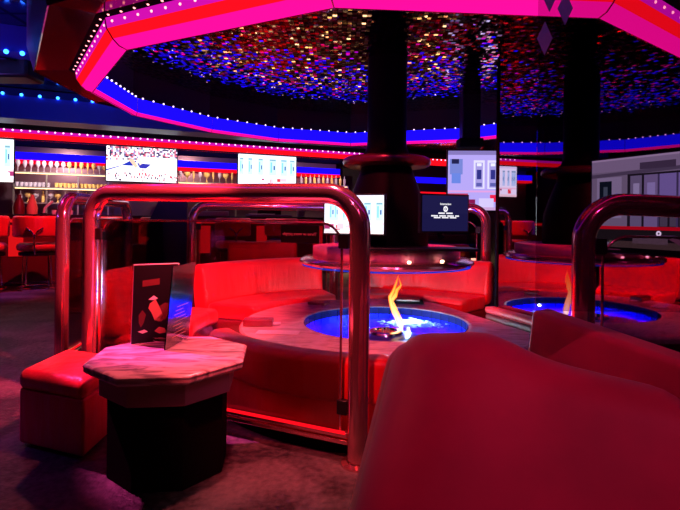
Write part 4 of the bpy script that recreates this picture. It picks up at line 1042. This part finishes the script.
# underwater lamps
for k in range(6):
    a = k*PI/3+.3; L = bpy.data.lights.new('underwater_lamp', 'POINT'); L.color = (.01,.01,1); L.energy = 9; L.shadow_soft_size = .04
    o_ = bpy.data.objects.new('underwater_lamp', L); C.objects.link(o_); o_.location = (CX+.5*math.cos(a), CY+.5*math.sin(a), .26)
L = bpy.data.lights.new('foam_lamp', 'POINT'); L.color = (.3,.62,1); L.energy = 20; L.shadow_soft_size = .05
o_ = bpy.data.objects.new('foam_lamp', L); C.objects.link(o_); o_.location = (fx, fy, .34)

L = bpy.data.lights.new('burner_lamp', 'POINT'); L.color = (.5,.8,1); L.energy = 30; L.shadow_soft_size = .004  # added fill just above the water to whiten the foam
o_ = bpy.data.objects.new('burner_lamp', L); C.objects.link(o_); o_.location = (fx+.02, fy+.05, .48)
w = bpy.data.worlds.new('world'); w.use_nodes = True; w.node_tree.nodes['Background'].inputs[0].default_value = (.5,.05,.25,1); w.node_tree.nodes['Background'].inputs[1].default_value = .01
bpy.context.scene.world = w

# pieces of a part hang under that part
SUB = {'clamp': 'glass_pane', 'pane_edging': 'glass_pane', 'red_edge_light': 'bottom_channel', 'floor_flange': 'tube_frame', 'shelf_light': 'shelf', 'rim_lamp': 'chrome_rim',
       'blue_glow_strip': 'chrome_rim', 'tile_joints': 'basin', 'rim_tiles': 'basin', 'gas_nozzles': 'burner_dish', 'key': 'body', 'rivet': 'cone', 'fork': 'seat', 'underplate': 'seat',
       'printed_glass': 'menu_card', 'printed_bowl': 'menu_card', 'printed_petal': 'menu_card', 'printed_fruit': 'menu_card', 'printed_saucer': 'menu_card', 'printed_garnish': 'menu_card',
       'printed_heading': 'menu_card', 'printed_line': 'acrylic_sheet', 'lens': 'trim_ring', 'etched_diamond': 'pane', 'lettering': 'plate'}
for top in [x for x in bpy.data.objects if x.parent is None and x.type == 'EMPTY']:
    kids = list(top.children); host = {}
    for k_ in kids: host.setdefault(k_.name.split('.')[0], k_)
    for k_ in kids:
        h_ = host.get(SUB.get(k_.name.split('.')[0], ''))
        if h_ and h_ is not k_ and h_.location.length < 1e-6: k_.parent = h_
# ---------- camera ----------
cam = bpy.data.cameras.new('camera'); cam.sensor_width = 36; cam.lens = F/680*36; cam.shift_y = -(255-HY)/680; cam.clip_start = .05
co = bpy.data.objects.new('camera', cam); C.objects.link(co)
co.matrix_world = Matrix.Translation((0,0,H)) @ Matrix.Rotation(PI/2, 4, 'X') @ Matrix.Rotation(ROLL, 4, 'Z')
sc = bpy.context.scene; sc.camera = co
sc.view_settings.view_transform = 'Standard'; sc.view_settings.look = 'None'; sc.view_settings.gamma = 1; sc.view_settings.exposure = 0; sc.view_settings.use_curve_mapping = False
sc.cycles.use_denoising = True; sc.cycles.max_bounces = 10; sc.cycles.transparent_max_bounces = 16; sc.cycles.caustics_reflective = True; sc.cycles.sample_clamp_indirect = 6
